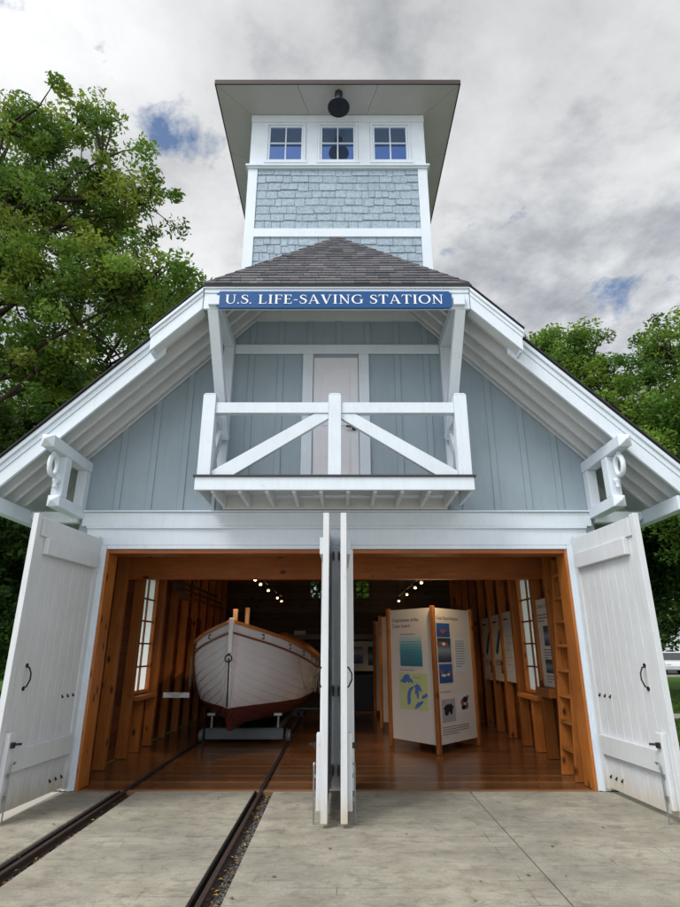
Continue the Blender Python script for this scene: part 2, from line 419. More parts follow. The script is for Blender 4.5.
bw.box(XC-3.41,XC+3.41,17.5,17.6,BWZ1,3.66)
P('wall',bw,M['backlining'])
bg=MB(); bg.prism([(XC-3.55,3.66),(XC+3.55,3.66),(XC+3.55,4.3),(XC,SD-.05),(XC-3.55,4.3)],'y',17.5,17.6); P('wall',bg,M['blue'])
for x in (-.66,.725):
    fr=MB(); 
    for xx in (-.205,0,.205): fr.box(XC+x+xx-.014,XC+x+xx+.014,17.48,17.53,BWZ0,BWZ1)
    for zz in (BWZ0+.01,BWZ0+.18,BWZ0+.36,BWZ1-.01): fr.box(XC+x-.2,XC+x+.2,17.485,17.525,zz-.012,zz+.012)
    wn=P('window',fr,M['backlining']); pn=MB(); pn.box(XC+x-.2,XC+x+.2,17.545,17.55,BWZ0,BWZ1); pn.build('pane',M['clear'],wn)
m=MB(); m.box(XC-3.4,XC+3.4,FY+.13,17.49,3.62,3.70); P('ceiling',m,M['ceil'])
# beams on the back wall
m=MB(); m.box(XC-3.0,XC+3.0,17.40,17.49,1.86,2.0); P('wall_beam',m,wood('grey_beam',(.22,.19,.16),(.30,.27,.23),'x'))
for x in (-1.45,1.9):
    m=MB(); m.box(XC+x-.09,XC+x+.09,17.41,17.49,2.003,3.6); P('wall_post',m,M['backlining'])
# white bands over the doors
m=MB()
m.box(XC-3.50,XC+3.50,FY-.05,FY-.002,3.185,3.375); m.box(XC-3.54,XC+3.54,FY-.085,FY-.002,3.377,3.40)
P('trim_band',m,M['white_trim'],bevel=.005)
m=MB(); m.box(XC-3.42,XC+3.42,FY-.03,FY+.029,2.93,3.183); m.box(XC-3.42,XC+3.42,FY-.07,FY-.031,3.15,3.182)
P('trim_band',m,M['white_trim'],bevel=.005)
# door frame
m=MB()
for s in (-1,1):
    m.box(XC+s*3.12,XC+s*3.268,FY-.035,FY+.12,0,2.928)
    m.box(XC+s*3.155,XC+s*3.20,FY-.05,FY-.036,0,2.928)
m.box(XC-3.118,XC+3.118,FY-.03,FY+.028,2.875,2.928)
P('door_frame',m,M['white'],bevel=.005)
m=MB(); m.box(XC-.2,XC+.22,FY-.03,FY+.12,0,2.873); P('door_post',m,paint('lightened_post_paint',(.86,.88,.90),amt=.2),bevel=.006)  # paint lightened to offset the shade between the middle leaves
# orange inner jambs + lintels
for s in (-1,1): m=MB(); m.box(XC+s*3.085,XC+s*3.118,FY-.012,FY+.3,0,2.873); P('inner_jamb',m,M['pine'],bevel=.003)
m=MB()
for a,b in ((-3.083,-.202),(.222,3.083)): m.box(XC+a,XC+b,FY+.0,FY+.3,2.82,2.873)
P('lintel',m,M['pinex'],bevel=.003)
m=MB(); m.box(XC-3.4,XC+3.4,9.3,9.46,2.67,3.05); P('cross_beam',m,M['pinex'],bevel=.008)
for y in (11.9,14.6):
    m=MB(); m.box(XC-3.4,XC+3.4,y,y+.14,3.25,3.60); P('cross_beam',m,M['ceil'],bevel=.008)
# studs
SY=[8.1,8.82,9.66,10.90,11.8,12.65,13.5,14.35,15.2,16.05,16.9]
for s in (-1,1):
    for i,y in enumerate(SY):
        if s>0 and i==1: y=8.95
        if s>0 and i==0: continue
        m=MB(); d=.16 if i<4 else .14
        m.box(XC+s*(3.413-d),XC+s*3.413,y,y+.115,0,3.6 if i!=2 else 3.6); P('stud',m,M['pine'],bevel=.006)
    # short studs under the window sill, cripple stud and sill shelf, window head
    m=MB(); m.box(XC+s*3.27,XC+s*3.413,10.25,10.36,0,.80); P('stud',m,M['pine'],bevel=.006)
    m=MB(); m.box(XC+s*3.20,XC+s*3.41,9.84,10.855,.80,.865); P('window_sill',m,M['piney'],bevel=.005)
    # window: casing, sash and panes
    m=MB(); a,b=XC+s*3.345,XC+s*3.50
    m.box(a,b,WY0+.001,WY0+.06,WZ0,WZ1); m.box(a,b,WY1-.06,WY1-.001,WZ0,WZ1); m.box(a,b,WY0+.062,WY1-.062,WZ0+.001,WZ0+.05); m.box(a,b,WY0+.062,WY1-.062,WZ1-.05,WZ1-.001)
    wn=P('window',m,M['pine'],bevel=.003)
    m=MB(); a,b=XC+s*3.375,XC+s*3.405
    m.box(a,b,10.315,10.345,WZ0+.052,WZ1-.052)
    for q in range(1,5): z=WZ0+.05+(WZ1-WZ0-.1)*q/5; m.box(a,b,WY0+.062,WY1-.062,z-.014,z+.014)
    m.build('glazing_bar',M['pine'],wn)
    m=MB(); m.box(XC+s*3.41,XC+s*3.414,WY0+.06,WY1-.06,WZ0+.05,WZ1-.05); m.build('pane',M['diffusing'],wn)
# mid shelf on the right wall (sill continues to the ladder)
m=MB(); m.box(XC+3.16,XC+3.40,9.07,9.70,.90,1.03); P('shelf',m,M['piney'],bevel=.005)

# ---- roof
def slope_pts(s,x,y,S_): return (XC+s*x,y,S_-x)
for s in (-1,1):
    # slab following the plan outline
    plan=[(0,7.66),(1.80,6.43),(2.47,6.43),(2.47,6.60),(4.48,6.60),(4.48,18.1),(0,18.1)]
    m=MB(); n=len(plan)
    top=[slope_pts(s,x,y,ST) for x,y in plan]; bot=[(a,b,c-.016) for a,b,c in top]
    m.col=(.05,.05,.055)
    m.add(top+bot,[tuple(range(n)),tuple(range(2*n-1,n-1,-1))]+[(i,i+n,(i+1)%n+n,(i+1)%n) for i in range(n)])
    # shingle tabs on the slope
    rw=.125; L=4.48*math.sqrt(2); rows=int(L/rw); rs=random.Random(11+s)
    for r in range(rows):
        d0=r*rw; xh=(L-d0-rw)/math.sqrt(2); xl=(L-d0)/math.sqrt(2)
        if xh<0: break
        yy=6.43 if xl<2.47 else 6.60
        if xl<1.8: yy=7.66-(7.66-6.43)*xl/1.8+.02
        yy+=rs.uniform(0,.05)
        while yy<18.0:
            wd=rs.uniform(.14,.3); ye=min(yy+wd,18.08); k=rs.uniform(.65,1.5); c0=rs.choice([(.11,.108,.12),(.14,.137,.145),(.095,.095,.11),(.145,.138,.135)])
            m.col=mul(c0,k); th=.012+rs.uniform(0,.006)
            a=slope_pts(s,xl,yy,ST+.004+th*1.4);b=slope_pts(s,xl,ye-.004,ST+.004+th*1.4);c=slope_pts(s,xh,ye-.004,ST+.004);d=slope_pts(s,xh,yy,ST+.004)
            a2=slope_pts(s,xl,yy,ST);b2=slope_pts(s,xl,ye-.004,ST)
            m.add([a,b,c,d,a2,b2],[(0,1,2,3),(0,4,5,1)]); yy=ye
    P('roof',m,M['roof'])
# front hip (jerkinhead)
m=MB(); A=Vector((XC-1.80,6.43,ST-1.80)); B=Vector((XC+1.80,6.43,ST-1.80)); C_=Vector((XC,7.66,ST))
m.col=(.05,.05,.055); m.add([A,B,C_,A-Vector((0,0,.035)),B-Vector((0,0,.035)),C_-Vector((0,0,.035))],[(0,1,2),(5,4,3),(0,3,4,1)])
mid=(A+B)/2; up=(C_-mid); L=up.length; up/=L; nn=Vector((0,-up.z,up.y)); rs=random.Random(5); rw=.105; rows=int(L/rw)+1
for r in range(rows):
    d0=r*rw; d1=min(d0+rw,L); hw0=1.80*(1-d0/L); hw1=1.80*(1-d1/L); x=-hw0+rs.uniform(-.1,0)
    while x<hw0:
        wd=rs.uniform(.1,.24); xe=x+wd; k=rs.uniform(.8,1.25); c0=rs.choice([(.12,.12,.138),(.14,.14,.156),(.105,.108,.126),(.148,.145,.152)])
        m.col=mul(c0,k); th=.011+rs.uniform(0,.008)
        cl=lambda v,h: max(-h,min(h,v))
        p=lambda xx,d,h: Vector((XC+xx,mid.y,mid.z))+up*d+nn*h
        m.add([p(cl(x,hw0),d0,th+.003),p(cl(xe-.004,hw0),d0,th+.003),p(cl(xe-.004,hw1),d1,.003),p(cl(x,hw1),d1,.003),p(cl(x,hw0),d0,0),p(cl(xe-.004,hw0),d0,0)],[(0,1,2,3),(0,4,5,1)])
        x=xe
P('roof',m,M['roof'])
# hip and ridge caps
m=MB(); rs=random.Random(9)
for s in (-1,1):
    E0=Vector((XC+s*1.80,6.43,ST-1.80)); n_=15; dv=(C_-E0)/n_; sd=Vector((s*.0,1,0))
    for i in range(n_):
        k=rs.uniform(.6,1.4); m.col=mul((.11,.107,.115),k)
        a=E0+dv*i; b=a+dv*1.12; h=Vector((0,0,.035)); h2=Vector((0,0,.022))
        l0=Vector((-s*.10,.0,-.0)); l1=Vector((s*.02,.11,-.02))
        m.add([a+l0+h*.75,a+h,a+l1+h*.5,b+l0+h2*.5,b+h2*.9,b+l1+h2*.4],[(0,1,4,3),(1,2,5,4)])
P('hip_cap',m,M['roof'])
# deck (soffit boards), rafters, fascia
for s in (-1,1):
    m=MB()
    q=[(XC+s*4.44,SD-4.44),(XC+s*1.26,SD-1.26),(XC+s*1.26,SD-1.26+.05),(XC+s*4.44,SD-4.44+.05)]
    for k in range(8):
        a,b=6.72+k*.115,6.72+(k+1)*.115-.004
        m.prism(q,'y',a,b)
    m.prism([(p[0],p[1]+.004) for p in q],'y',6.72,17.9)
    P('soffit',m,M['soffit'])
    for y in (6.94,7.20,7.46):
        m=MB(); m.prism([(XC+s*4.44,SB-4.44),(XC+s*1.10,SB-1.10),(XC+s*1.10,SD-1.10-.002),(XC+s*4.44,SD-4.44-.002)],'y',y,y+.055)
        P('rafter',m,M['soffit'],bevel=.003)
    m=MB(); m.prism([(XC+s*3.62,SB-3.62+.0),(XC+s*1.06,SB-1.06),(XC+s*1.06,SD-1.06-.002),(XC+s*3.62,SD-3.62-.002)],'y',FY-.06,FY-.022)
    P('frieze_board',m,M['soffit'],bevel=.003)
    for y in np.arange(8.3,17.6,.6):
        pass
    m=MB()
    for y in np.arange(8.2,17.6,.62): m.prism([(XC+s*4.44,SB-4.44),(XC+s*3.6,SB-3.6),(XC+s*3.6,SD-3.602),(XC+s*4.44,SD-4.442)],'y',y,y+.055)
    P('rafter_tails',m,M['soffit'])
    # lower rake board in three stepped layers
    m=MB()
    def rake(x0,x1,s0,s1,y0,y1): m.prism([(XC+s*x0,s0-x0),(XC+s*x1,s0-x1),(XC+s*x1,s1-x1),(XC+s*x0,s1-x0)],'y',y0,y1)
    rake(2.30,4.48,7.645,7.86,6.68,6.72); rake(2.30,4.48,7.862,7.95,6.665,6.719); rake(2.30,4.48,7.952,8.022,6.63,6.718)
    P('rake_board',m,M['white_trim'],bevel=.004)
    # hood rake
    m=MB()
    rake(1.80,2.44,7.70,7.90,6.475,6.515); rake(1.80,2.45,7.902,7.965,6.462,6.514); rake(1.80,2.46,7.967,8.022,6.44,6.513)
    m.prism([(6.516,7.70-2.44),(6.68,7.70-2.44),(6.68,8.018-2.44),(6.516,8.018-2.44)],'x',XC+s*2.40,XC+s*2.44)
    P('rake_board',m,M['white_trim'],bevel=.004)
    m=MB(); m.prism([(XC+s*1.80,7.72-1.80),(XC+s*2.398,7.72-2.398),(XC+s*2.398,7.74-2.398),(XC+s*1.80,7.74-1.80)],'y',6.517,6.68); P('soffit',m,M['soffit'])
    # eave fascia, eave beam and outrigger
    m=MB(); m.box(XC+s*4.442,XC+s*4.48,6.72,18.05,ST-4.48-.2,ST-4.48-.04); P('eave_fascia',m,M['white_trim'])
    m=MB(); m.box(XC+s*4.20,XC+s*4.33,6.722,17.9,3.21,3.39); P('eave_beam',m,M['white'],bevel=.006)
    m=MB(); m.prism([(XC+s*3.552,3.23),(XC+s*4.12,3.23),(XC+s*4.198,3.29),(XC+s*4.198,3.38),(XC+s*3.552,3.38)],'y',7.56,7.68); P('outrigger',m,M['white'],bevel=.006)
# hood front fascia
m=MB()
m.box(XC-1.79,XC+1.79,6.477,6.515,5.90,6.14); m.box(XC-1.79,XC+1.79,6.462,6.514,6.142,6.20); m.box(XC-1.80,XC+1.80,6.44,6.513,6.202,6.225)
P('hood_fascia',m,M['white_trim'],bevel=.004)
m=MB()
for k in range(7): m.box(XC-1.25,XC+1.25,6.84+k*.113,6.84+(k+1)*.113-.004,6.60+.0,6.62)
m.box(XC-1.25,XC+1.25,6.84,FY-.02,6.622,6.64)
m.prism([(6.517,6.14),(6.80,6.56),(6.835,6.60),(6.835,6.64),(6.80,6.62),(6.517,6.19)],'x',XC-1.45,XC+1.45)
m.box(XC-1.25,XC+1.25,FY-.05,FY-.003,6.44,6.598)
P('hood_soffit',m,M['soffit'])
# corner posts of the front wall beside the brackets are part of each lower bracket
for s in (-1,1):
    x=XC+s*3.555
    m=MB()
    def sq(y0,y1,z0,z1,w=.075): m.box(x-w,x+w,y0,y1,z0,z1)
    sq(6.50,FY-.005,3.955,4.10)
    m.add([(x-.085,6.50,3.945),(x+.085,6.50,3.945),(x+.085,6.50,4.11),(x-.085,6.50,4.11),(x,6.41,4.03)],[(0,1,4),(1,2,4),(2,3,4),(3,0,4),(3,2,1,0)])
    sq(6.89,7.04,3.425,3.953,.07)
    sq(6.86,FY-.005,3.285,3.423)
    m.add([(x-.08,6.86,3.28),(x+.08,6.86,3.28),(x+.08,6.86,3.43),(x-.08,6.86,3.43),(x,6.79,3.35)],[(0,1,4),(1,2,4),(2,3,4),(3,0,4),(3,2,1,0)])
    sq(7.50,FY-.007,3.425,3.953,.065)
    br=P('eave_bracket',m,M['white'],bevel=.006)
    r=MB(); cy,cz=6.72,3.775
    pts=[(x,cy+.095*math.cos(a),cz+.125*math.sin(a)) for a in np.linspace(0,2*math.pi,28,endpoint=False)]
    r.tube(pts,.032,8,closed=True); r.cyl((x,cy-.03,cz+.12),(x,cy-.03,3.95),.028,10)
    r.build('pendant_ring',M['white'],br,smooth=True)
    r=MB(); r.lathe([(0,-.07),(.022,-.065),(.035,-.04),(.02,-.01),(.04,.02),(.045,.05),(.02,.075),(.0,.08)],(x,6.84,3.575),12); r.build('scroll_drop',M['white'],br,smooth=True)
# upper brackets under the hood
for s in (-1,1):
    x=XC+s*1.64
    m=MB(); m.box(x-.075,x+.075,6.42,FY-.005,5.93,6.075)
    m.box(x-.075,x+.075,FY-.12,FY-.006,3.66,5.928)
    m.beam((x+s*.02,6.54,5.93),(x-s*.03,7.52,4.42),.14,.14,(0,1,.6))
    P('hood_bracket',m,M['white'],bevel=.006)
# upper wall trim and the upper door
m=MB(); m.box(XC-1.56,XC+1.56,FY-.045,FY-.021,5.855,6.01); P('trim_band',m,M['white_trim'],bevel=.004)
dx=-.062
m=MB()
for a,b in ((-.50,-.345),(.345,.50)): m.box(dx+a,dx+b,FY-.044,FY-.002,3.66,5.853)
P('door_frame',m,M['white_trim'],bevel=.004)
m=MB(); m.box(dx-.335,dx+.335,FY-.012,FY-.002,3.66,5.80)
for z0,z1 in ((3.85,4.50),(4.66,5.62)):
    m.box(dx-.22,dx+.22,FY-.016,FY-.013,z0,z1)
    m.box(dx-.20,dx+.20,FY-.024,FY-.017,z0+.02,z1-.02)
ud=P('upper_door',m,M['bluedoor'],bevel=.004)
m=MB(); m.cyl((dx+.27,FY-.014,4.635),(dx+.27,FY-.07,4.635),.032); m.beam((dx+.28,FY-.075,4.635),(dx+.15,FY-.075,4.65),.02,.025); m.build('handle',M['black'],ud)

# ---- balcony
BX=-.068
m=MB(); m.box(BX-1.74,BX+1.74,6.715,6.76,3.455,3.622); m.box(BX-1.74,BX-1.70,6.762,FY-.125,3.455,3.622); m.box(BX+1.70,BX+1.74,6.762,FY-.125,3.455,3.622)
bal=P('balcony',m,M['white_trim'],bevel=.004)
def SP(name,mb,mat,**k): return mb.build(name,mat,bal,**k)
m=MB(); m.box(BX-1.765,BX+1.765,6.69,FY-.125,3.624,3.648); SP('deck_edge',m,plain('dark_flashing',(.06,.055,.06),.6),bevel=.003)
m=MB()
for k in range(7): m.box(BX-1.69,BX+1.69,6.765+k*.11,6.765+(k+1)*.11-.006,3.60,3.622)
SP('deck',m,M['soffit'])
for k in range(10):
    x=BX-1.52+k*3.04/9; m=MB(); m.box(x-.022,x+.022,6.765,FY-.09,3.43,3.598); SP('joist',m,M['soffit'],bevel=.003)
m=MB(); m.box(BX-1.55,BX+1.55,FY-.085,FY-.05,3.41,3.598); SP('ledger',m,M['soffit'])
for x in (BX-1.645,BX,BX+1.645):
    m=MB(); m.box(x-.082,x+.082,6.735,6.895,3.65,4.76); m.box(x-.075,x+.075,6.742,6.888,4.76,4.765); m.add([(x-.082,6.735,4.762),(x+.082,6.735,4.762),(x+.082,6.895,4.762),(x-.082,6.895,4.762),(x-.06,6.757,4.79),(x+.06,6.757,4.79),(x+.06,6.873,4.79),(x-.06,6.873,4.79)],[(0,1,5,4),(1,2,6,5),(2,3,7,6),(3,0,4,7),(4,5,6,7)])
    SP('post',m,M['white'],bevel=.004)
for s in (-1,1):
    m=MB(); a,b=sorted((BX+s*.084,BX+s*1.561)); m.box(a,b,6.765,6.865,4.51,4.66); SP('rail',m,M['white'],bevel=.004)
    m=MB()
    # diagonal from outer foot to inner top, clean mitred ends
    xo,xi=BX+s*1.56,BX+s*.085; zt=4.507
    m.prism([(xo,3.655),(xo-s*.26,3.655),(xi,zt-.07),(xi,zt),(xi+s*.18,zt),(xo,3.72)][::(1 if s<0 else -1)],'y',6.78,6.85)
    SP('brace',m,M['white'],bevel=.004)
    x=BX+s*1.645
    m=MB(); m.box(x-.05,x+.05,6.897,FY-.13,4.51,4.66); SP('rail',m,M['white'],bevel=.004)
    m=MB(); m.prism([(6.90,3.66),(7.03,3.66),(7.52,4.40),(7.52,4.505),(7.42,4.505),(6.90,3.76)],'x',x-.03,x+.03); SP('brace',m,M['white'],bevel=.004)
    m=MB(); m.prism([(7.52,3.66),(7.40,3.66),(6.90,4.40),(6.90,4.505),(7.0,4.505),(7.52,3.76)],'x',x-.022,x+.022); SP('brace',m,M['white'],bevel=.004)

# ---- the big double doors (four leaves)
def leaf_parts(name,side,label=None,inner=1):
    """leaf built in local space: hinge line at origin, leaf runs to -Y, inner face towards +X*side"""
    W=1.46; H0,H1=.04,3.03; T=.045
    m=MB(); nb=8; bw_=(W-.16)/nb
    for k in range(nb):
        m.box(0,T*.55,-.08-(k+1)*bw_+.002,-.08-k*bw_-.002,H0+.02,H1-.02)
    m.box(-.004,T*.2,-W+.05,-.05,H0+.03,H1-.03)
    # stiles, rails flush with edge
    m.box(-.02,T,-W,-W+.08,H0,H1); m.box(-.02,T,-.08,0,H0,H1)
    return m,W,H0,H1,T
def make_leaf(hx_,hy,ang,side,label):
    m,W,H0,H1,T=leaf_parts('x',side)
    e=bpy.data.objects.new('door_leaf',None)
    Mx=Matrix.Translation((hx_,hy,0))@Matrix.Rotation(ang,4,'Z')@Matrix.Scale(side,4,(1,0,0))
    def put(nm,mb,mat,par,**k):
        o=MB(); o.ext(mb,Mx)
        if side<0: o.f=[f[::-1] for f in o.f]
        o.mi=0; o.m=[0]*len(o.f); o.c=[None]*len(o.f)
        return o.build(nm,mat,par,**k)
    lf=put('door_leaf',m,M['leafwhite'],BH,bevel=.003)
    if label: lf['label']=label
    b=MB(); b.box(T*.56,T+.045,-W+.20,-.09,2.60,2.79); put('ledge_batten',b,M['leafwhite'],lf,bevel=.006)
    b=MB(); b.box(T*.56,T+.035,-W+.20,-.09,.42,.63); put('ledge_batten',b,M['leafwhite'],lf,bevel=.006)
    b=MB(); b.box(T*.56,T+.05,-W+.09,-W+.195,.12,.80); put('bolt_block',b,M['leafwhite'],lf,bevel=.006)
    b=MB(); b.box(T*.56,T+.004,-W+.10,-.085,H1-.235,H1-.03); put('top_rail',b,M['leafwhite'],lf,bevel=.004)
    # drop bolt with bent top and keeper, resting on the ground
    b=MB(); xx=T+.075
    b.tube([(xx-.02,-W+.22,.50),(xx,-W+.22,.52),(xx,-W+.17,.52),(xx,-W+.15,.50),(xx,-W+.15,.0)],.008,6); b.box(xx-.025,xx-.005,-W+.125,-W+.175,.2,.24); b.box(xx-.025,xx-.005,-W+.125,-W+.175,.40,.43)
    put('drop_bolt',b,M['steel'],lf)
    b=MB(); b.box(T+.05,T+.08,-W+.12,-W+.16,.66,.71); b.cyl((T+.06,-W+.14,.69),(T+.12,-W+.2,.69),.012,8); put('latch',b,M['iron'],lf)
    b=MB(); hy_=-W+.28
    b.tube([(T*.5,hy_,1.42),(T+.02,hy_-.01,1.41),(T+.055,hy_-.02,1.35),(T+.055,hy_-.02,1.29),(T+.02,hy_-.01,1.22),(T*.5,hy_,1.21)],.0085,8); b.cyl((T*.5,hy_,1.43),(T*.5+.012,hy_,1.43),.022,8); b.cyl((T*.5,hy_,1.20),(T*.5+.012,hy_,1.20),.022,8)
    put('handle',b,M['iron'],lf)
    b=MB()
    for z in (2.93,1.06,.18):
        for k in range(3): b.cyl((T*.5,-.14-.12*k,z),(T*.5+.018,-.14-.12*k,z),.013,6); b.cyl((T*.5+.002,-.155-.12*k,z+.02),(T*.5+.014,-.155-.12*k,z+.02),.008,6)
    put('hinge_bolt',b,M['iron'],lf)
    for z in (2.78,1.10,.22):
        b=MB(); b.box(-.032,-.022,-.45,-.02,z-.03,z+.03); b.cyl((-.03,.012,z-.06),(-.03,.012,z+.06),.016,8)
        b.box(-.05,-.02,.012,.02,z-.03,z+.03)
        put('strap_hinge',b,M['steel'],lf)
    return lf
make_leaf(XC-3.235,FY-.055,R(-4.5),1,'white boarded door leaf swung open at the left of the entrance')
make_leaf(XC+3.235,FY-.055,R(4.5),-1,'white boarded door leaf swung open at the right of the entrance')
make_leaf(XC-.075,FY-.06,R(-.8),-1,'white door leaf seen edge on, left one of the middle pair')
make_leaf(XC+.062,FY-.06,R(.4),1,'white door leaf seen edge on, right one of the middle pair')

# ---- tower
TY0,TY1,TX=8.5,11.9,1.72
m=MB(); m.box(XC-TX+.02,XC+TX-.02,TY0+.02,TY1-.02,5.8,10.42); m.box(XC-TX+.03,XC+TX-.03,TY0+.06,TY1-.06,10.42,11.77)
tw=P('tower',m,M['blue'])
def TP(name,mb,mat,**k): return mb.build(name,mat,tw,**k)
def shakes(mb,x0,x1,z0,z1,place,seed,rw=.172):
    rs=random.Random(seed); n=max(1,round((z1-z0)/rw)); rh=(z1-z0)/n
    for r in range(n):
        zb=z0+r*rh; x=x0
        while x<x1-.001:
            wd=rs.choice((.13,.18,.22,.27,.31,.34))*rs.uniform(.9,1.1); xe=min(x+wd,x1)
            if x1-xe<.06: xe=x1
            th=.012+rs.uniform(0,.008); dz=rs.choice((0,0,-.016,.0,.014,.022)) if r>0 else 0
            c=mul((.315,.40,.475),rs.uniform(.95,1.05)); mb.col=c
            a,b=x+.006,xe-.006; zt=zb+rh+.01
            pts=[(a,-th,zb+dz),(b,-th,zb+dz),(b,-.004,zt),(a,-.004,zt),(a,0.0,zb+dz),(b,0.0,zb+dz),(b,0,zt),(a,0,zt)]
            mb.add([place(*p) for p in pts],[(0,1,2,3),(0,4,5,1),(0,3,7,4),(1,5,6,2)])
            x=xe
fr=lambda x,y,z:(x,TY0+.018+y,z)
def siding(u0,u1,z0,z1,place,seed): m=MB(); shakes(m,u0,u1,z0,z1,place,seed); TP('shingle_siding',m,M['shake'])
siding(XC-TX+.17,XC+TX-.17,8.972,10.418,fr,1); siding(XC-TX+.17,XC+TX-.17,7.9,8.778,fr,2)
for s in (-1,1):
    pl=lambda u,v,z,s=s:(XC+s*(TX-.018)-s*v,u,z)
    siding(TY0+.17,TY1-.17,8.972,10.418,pl,3+s); siding(TY0+.17,TY1-.17,6.4,8.778,pl,6+s)
for s in (-1,1):
    for (ya,yb) in ((TY0-.012,TY0+.03),(TY1-.03,TY1+.012)):
        m=MB(); m.box(XC+s*(TX-.17),XC+s*(TX+.012),ya,yb,5.9,10.418); m.box(XC+s*(TX-.03),XC+s*(TX+.012),(yb if ya<9 else ya-.13),(yb+.13 if ya<9 else ya),5.9,10.418)
        TP('corner_board',m,M['white_trim'],bevel=.004)
m=MB(); m.box(XC-TX+.17,XC+TX-.17,TY0-.016,TY0+.017,8.78,8.97)
for s in (-1,1): m.box(XC+s*(TX-.017),XC+s*(TX+.016),TY0+.17,TY1-.17,8.78,8.97)
TP('trim_band',m,M['white_trim'],bevel=.004)
m=MB(); m.box(XC-TX-.06,XC+TX+.06,TY0-.07,TY1+.07,10.42,10.465); m.box(XC-TX-.03,XC+TX+.03,TY0-.04,TY1+.04,10.385,10.419); TP('sill_ledge',m,M['white_trim'],bevel=.005)
# window storey: wall panels between windows
m=MB(); WZ=(10.56,11.56); WXs=(-1.03,0.0,1.04); hw=.40
ed=[-TX+.0]; 
for c in WXs: ed += [c-hw,c+hw]
ed.append(TX)
for i in range(0,len(ed),2): m.box(XC+ed[i],XC+ed[i+1],TY0-.0,TY0+.06,10.466,11.60)
for c in WXs: m.box(XC+c-hw,XC+c+hw,TY0+.002,TY0+.06,10.466,WZ[0]); m.box(XC+c-hw,XC+c+hw,TY0+.002,TY0+.06,WZ[1],11.60)
for s in (-1,1): m.box(XC+s*(TX-.06),XC+s*TX,TY0+.062,TY1,10.466,11.60)
m.box(XC-TX-.012,XC+TX+.012,TY0-.014,TY1+.012,11.602,11.775)
TP('window_storey_wall',m,M['white_trim'],bevel=.003)
for c in WXs:
    m=MB(); x0,x1=XC+c-hw+.003,XC+c+hw-.003; z0,z1=WZ
    y0,y1=TY0-.022,TY0+.05
    m.box(x0,x0+.045,y0,y1,z0,z1); m.box(x1-.045,x1,y0,y1,z0,z1); m.box(x0+.046,x1-.046,y0,y1,z1-.045,z1-.001); m.box(x0-.02,x1+.02,y0-.02,y1,z0-.04,z0+.03)
    a,b=x0+.047,x1-.047; y0,y1=TY0+.0,TY0+.035
    m.box(a,a+.04,y0,y1,z0+.032,z1-.047); m.box(b-.04,b,y0,y1,z0+.032,z1-.047); m.box(a+.041,b-.041,y0,y1,z0+.032,z0+.08); m.box(a+.041,b-.041,y0,y1,z1-.09,z1-.047)
    xm=(a+b)/2; zm=(z0+z1)/2
    m.box(xm-.012,xm+.012,y0+.003,y1,z0+.081,z1-.091); m.box(a+.041,xm-.013,y0+.004,y1,zm-.012,zm+.012); m.box(xm+.013,b-.041,y0+.004,y1,zm-.012,zm+.012)
    TP('window_frame',m,M['white'],bevel=.002)
    m=MB(); m.box(a+.04,b-.04,TY0+.026,TY0+.03,z0+.08,z1-.09); TP('pane',M and m,M['glass'])
# eave
EX=2.345; EY0,EY1=7.82,12.58
m=MB(); z=11.78
cx=XC; 
def poly(pts): m.prism(pts,'z',z,z+.02)
g_=.006
# soffit panels split by joints and mitres
inn=(XC-TX-.015,XC+TX+.015,TY0-.016,TY1+.014)
outr=(XC-EX+.02,XC+EX-.02,EY0+.02,EY1-.02)
def strip(a,b,c,d,n):
    a,b,c,d=[Vector((*q,0)) for q in (a,b,c,d)]
    for k in range(n):
        t0=k/n; t1=(k+1)/n
        e=.004/((b-a).length)
        p=[a.lerp(b,t0+e),a.lerp(b,t1-e),d.lerp(c,t1-e),d.lerp(c,t0+e)]
        m.prism([(q.x,q.y) for q in p],'z',z,z+.02)
O=[(outr[0],outr[2]),(outr[1],outr[2]),(outr[1],outr[3]),(outr[0],outr[3])]; I=[(inn[0],inn[2]),(inn[1],inn[2]),(inn[1],inn[3]),(inn[0],inn[3])]
strip(O[0],O[1],I[1],I[0],3); strip(O[1],O[2],I[2],I[1],3); strip(O[2],O[3],I[3],I[2],3); strip(O[3],O[0],I[0],I[3],3)
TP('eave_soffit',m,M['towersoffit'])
m=MB(); m.box(XC-EX+.02,XC+EX-.02,EY0+.02,EY1-.02,11.802,11.86); TP('eave_board',m,M['white_trim'])
m=MB(); m.col=(.045,.043,.048)
m.box(XC-EX,XC+EX,EY0,EY1,11.862,11.885)
ap=(XC,(EY0+EY1)/2,12.55); q=[(XC-EX,EY0,11.886),(XC+EX,EY0,11.886),(XC+EX,EY1,11.886),(XC-EX,EY1,11.886)]
m.add(q+[ap],[(0,1,4),(1,2,4),(2,3,4),(3,0,4)])
TP('tower_roof',m,M['roof'])
m=MB()
m.box(XC-EX-.004,XC+EX+.004,EY0-.004,EY0+.019,11.775,11.87); m.box(XC-EX-.004,XC+EX+.004,EY1-.019,EY1+.004,11.775,11.87)
m.box(XC-EX-.004,XC-EX+.019,EY0+.02,EY1-.02,11.775,11.87); m.box(XC+EX-.019,XC+EX+.004,EY0+.02,EY1-.02,11.775,11.87)
TP('drip_edge',m,plain('brown_drip_edge',(.05,.035,.035),.6))
# step flashing where the ridge meets the tower
m=MB()
for s in (-1,1): m.prism([(XC+s*.0,ST+.16),(XC+s*.42,ST-.26),(XC+s*.42,ST-.36),(XC+s*.0,ST+.06)][::1],'y',TY0-.05,TY0-.017)
TP('flashing',m,M['white_trim'])

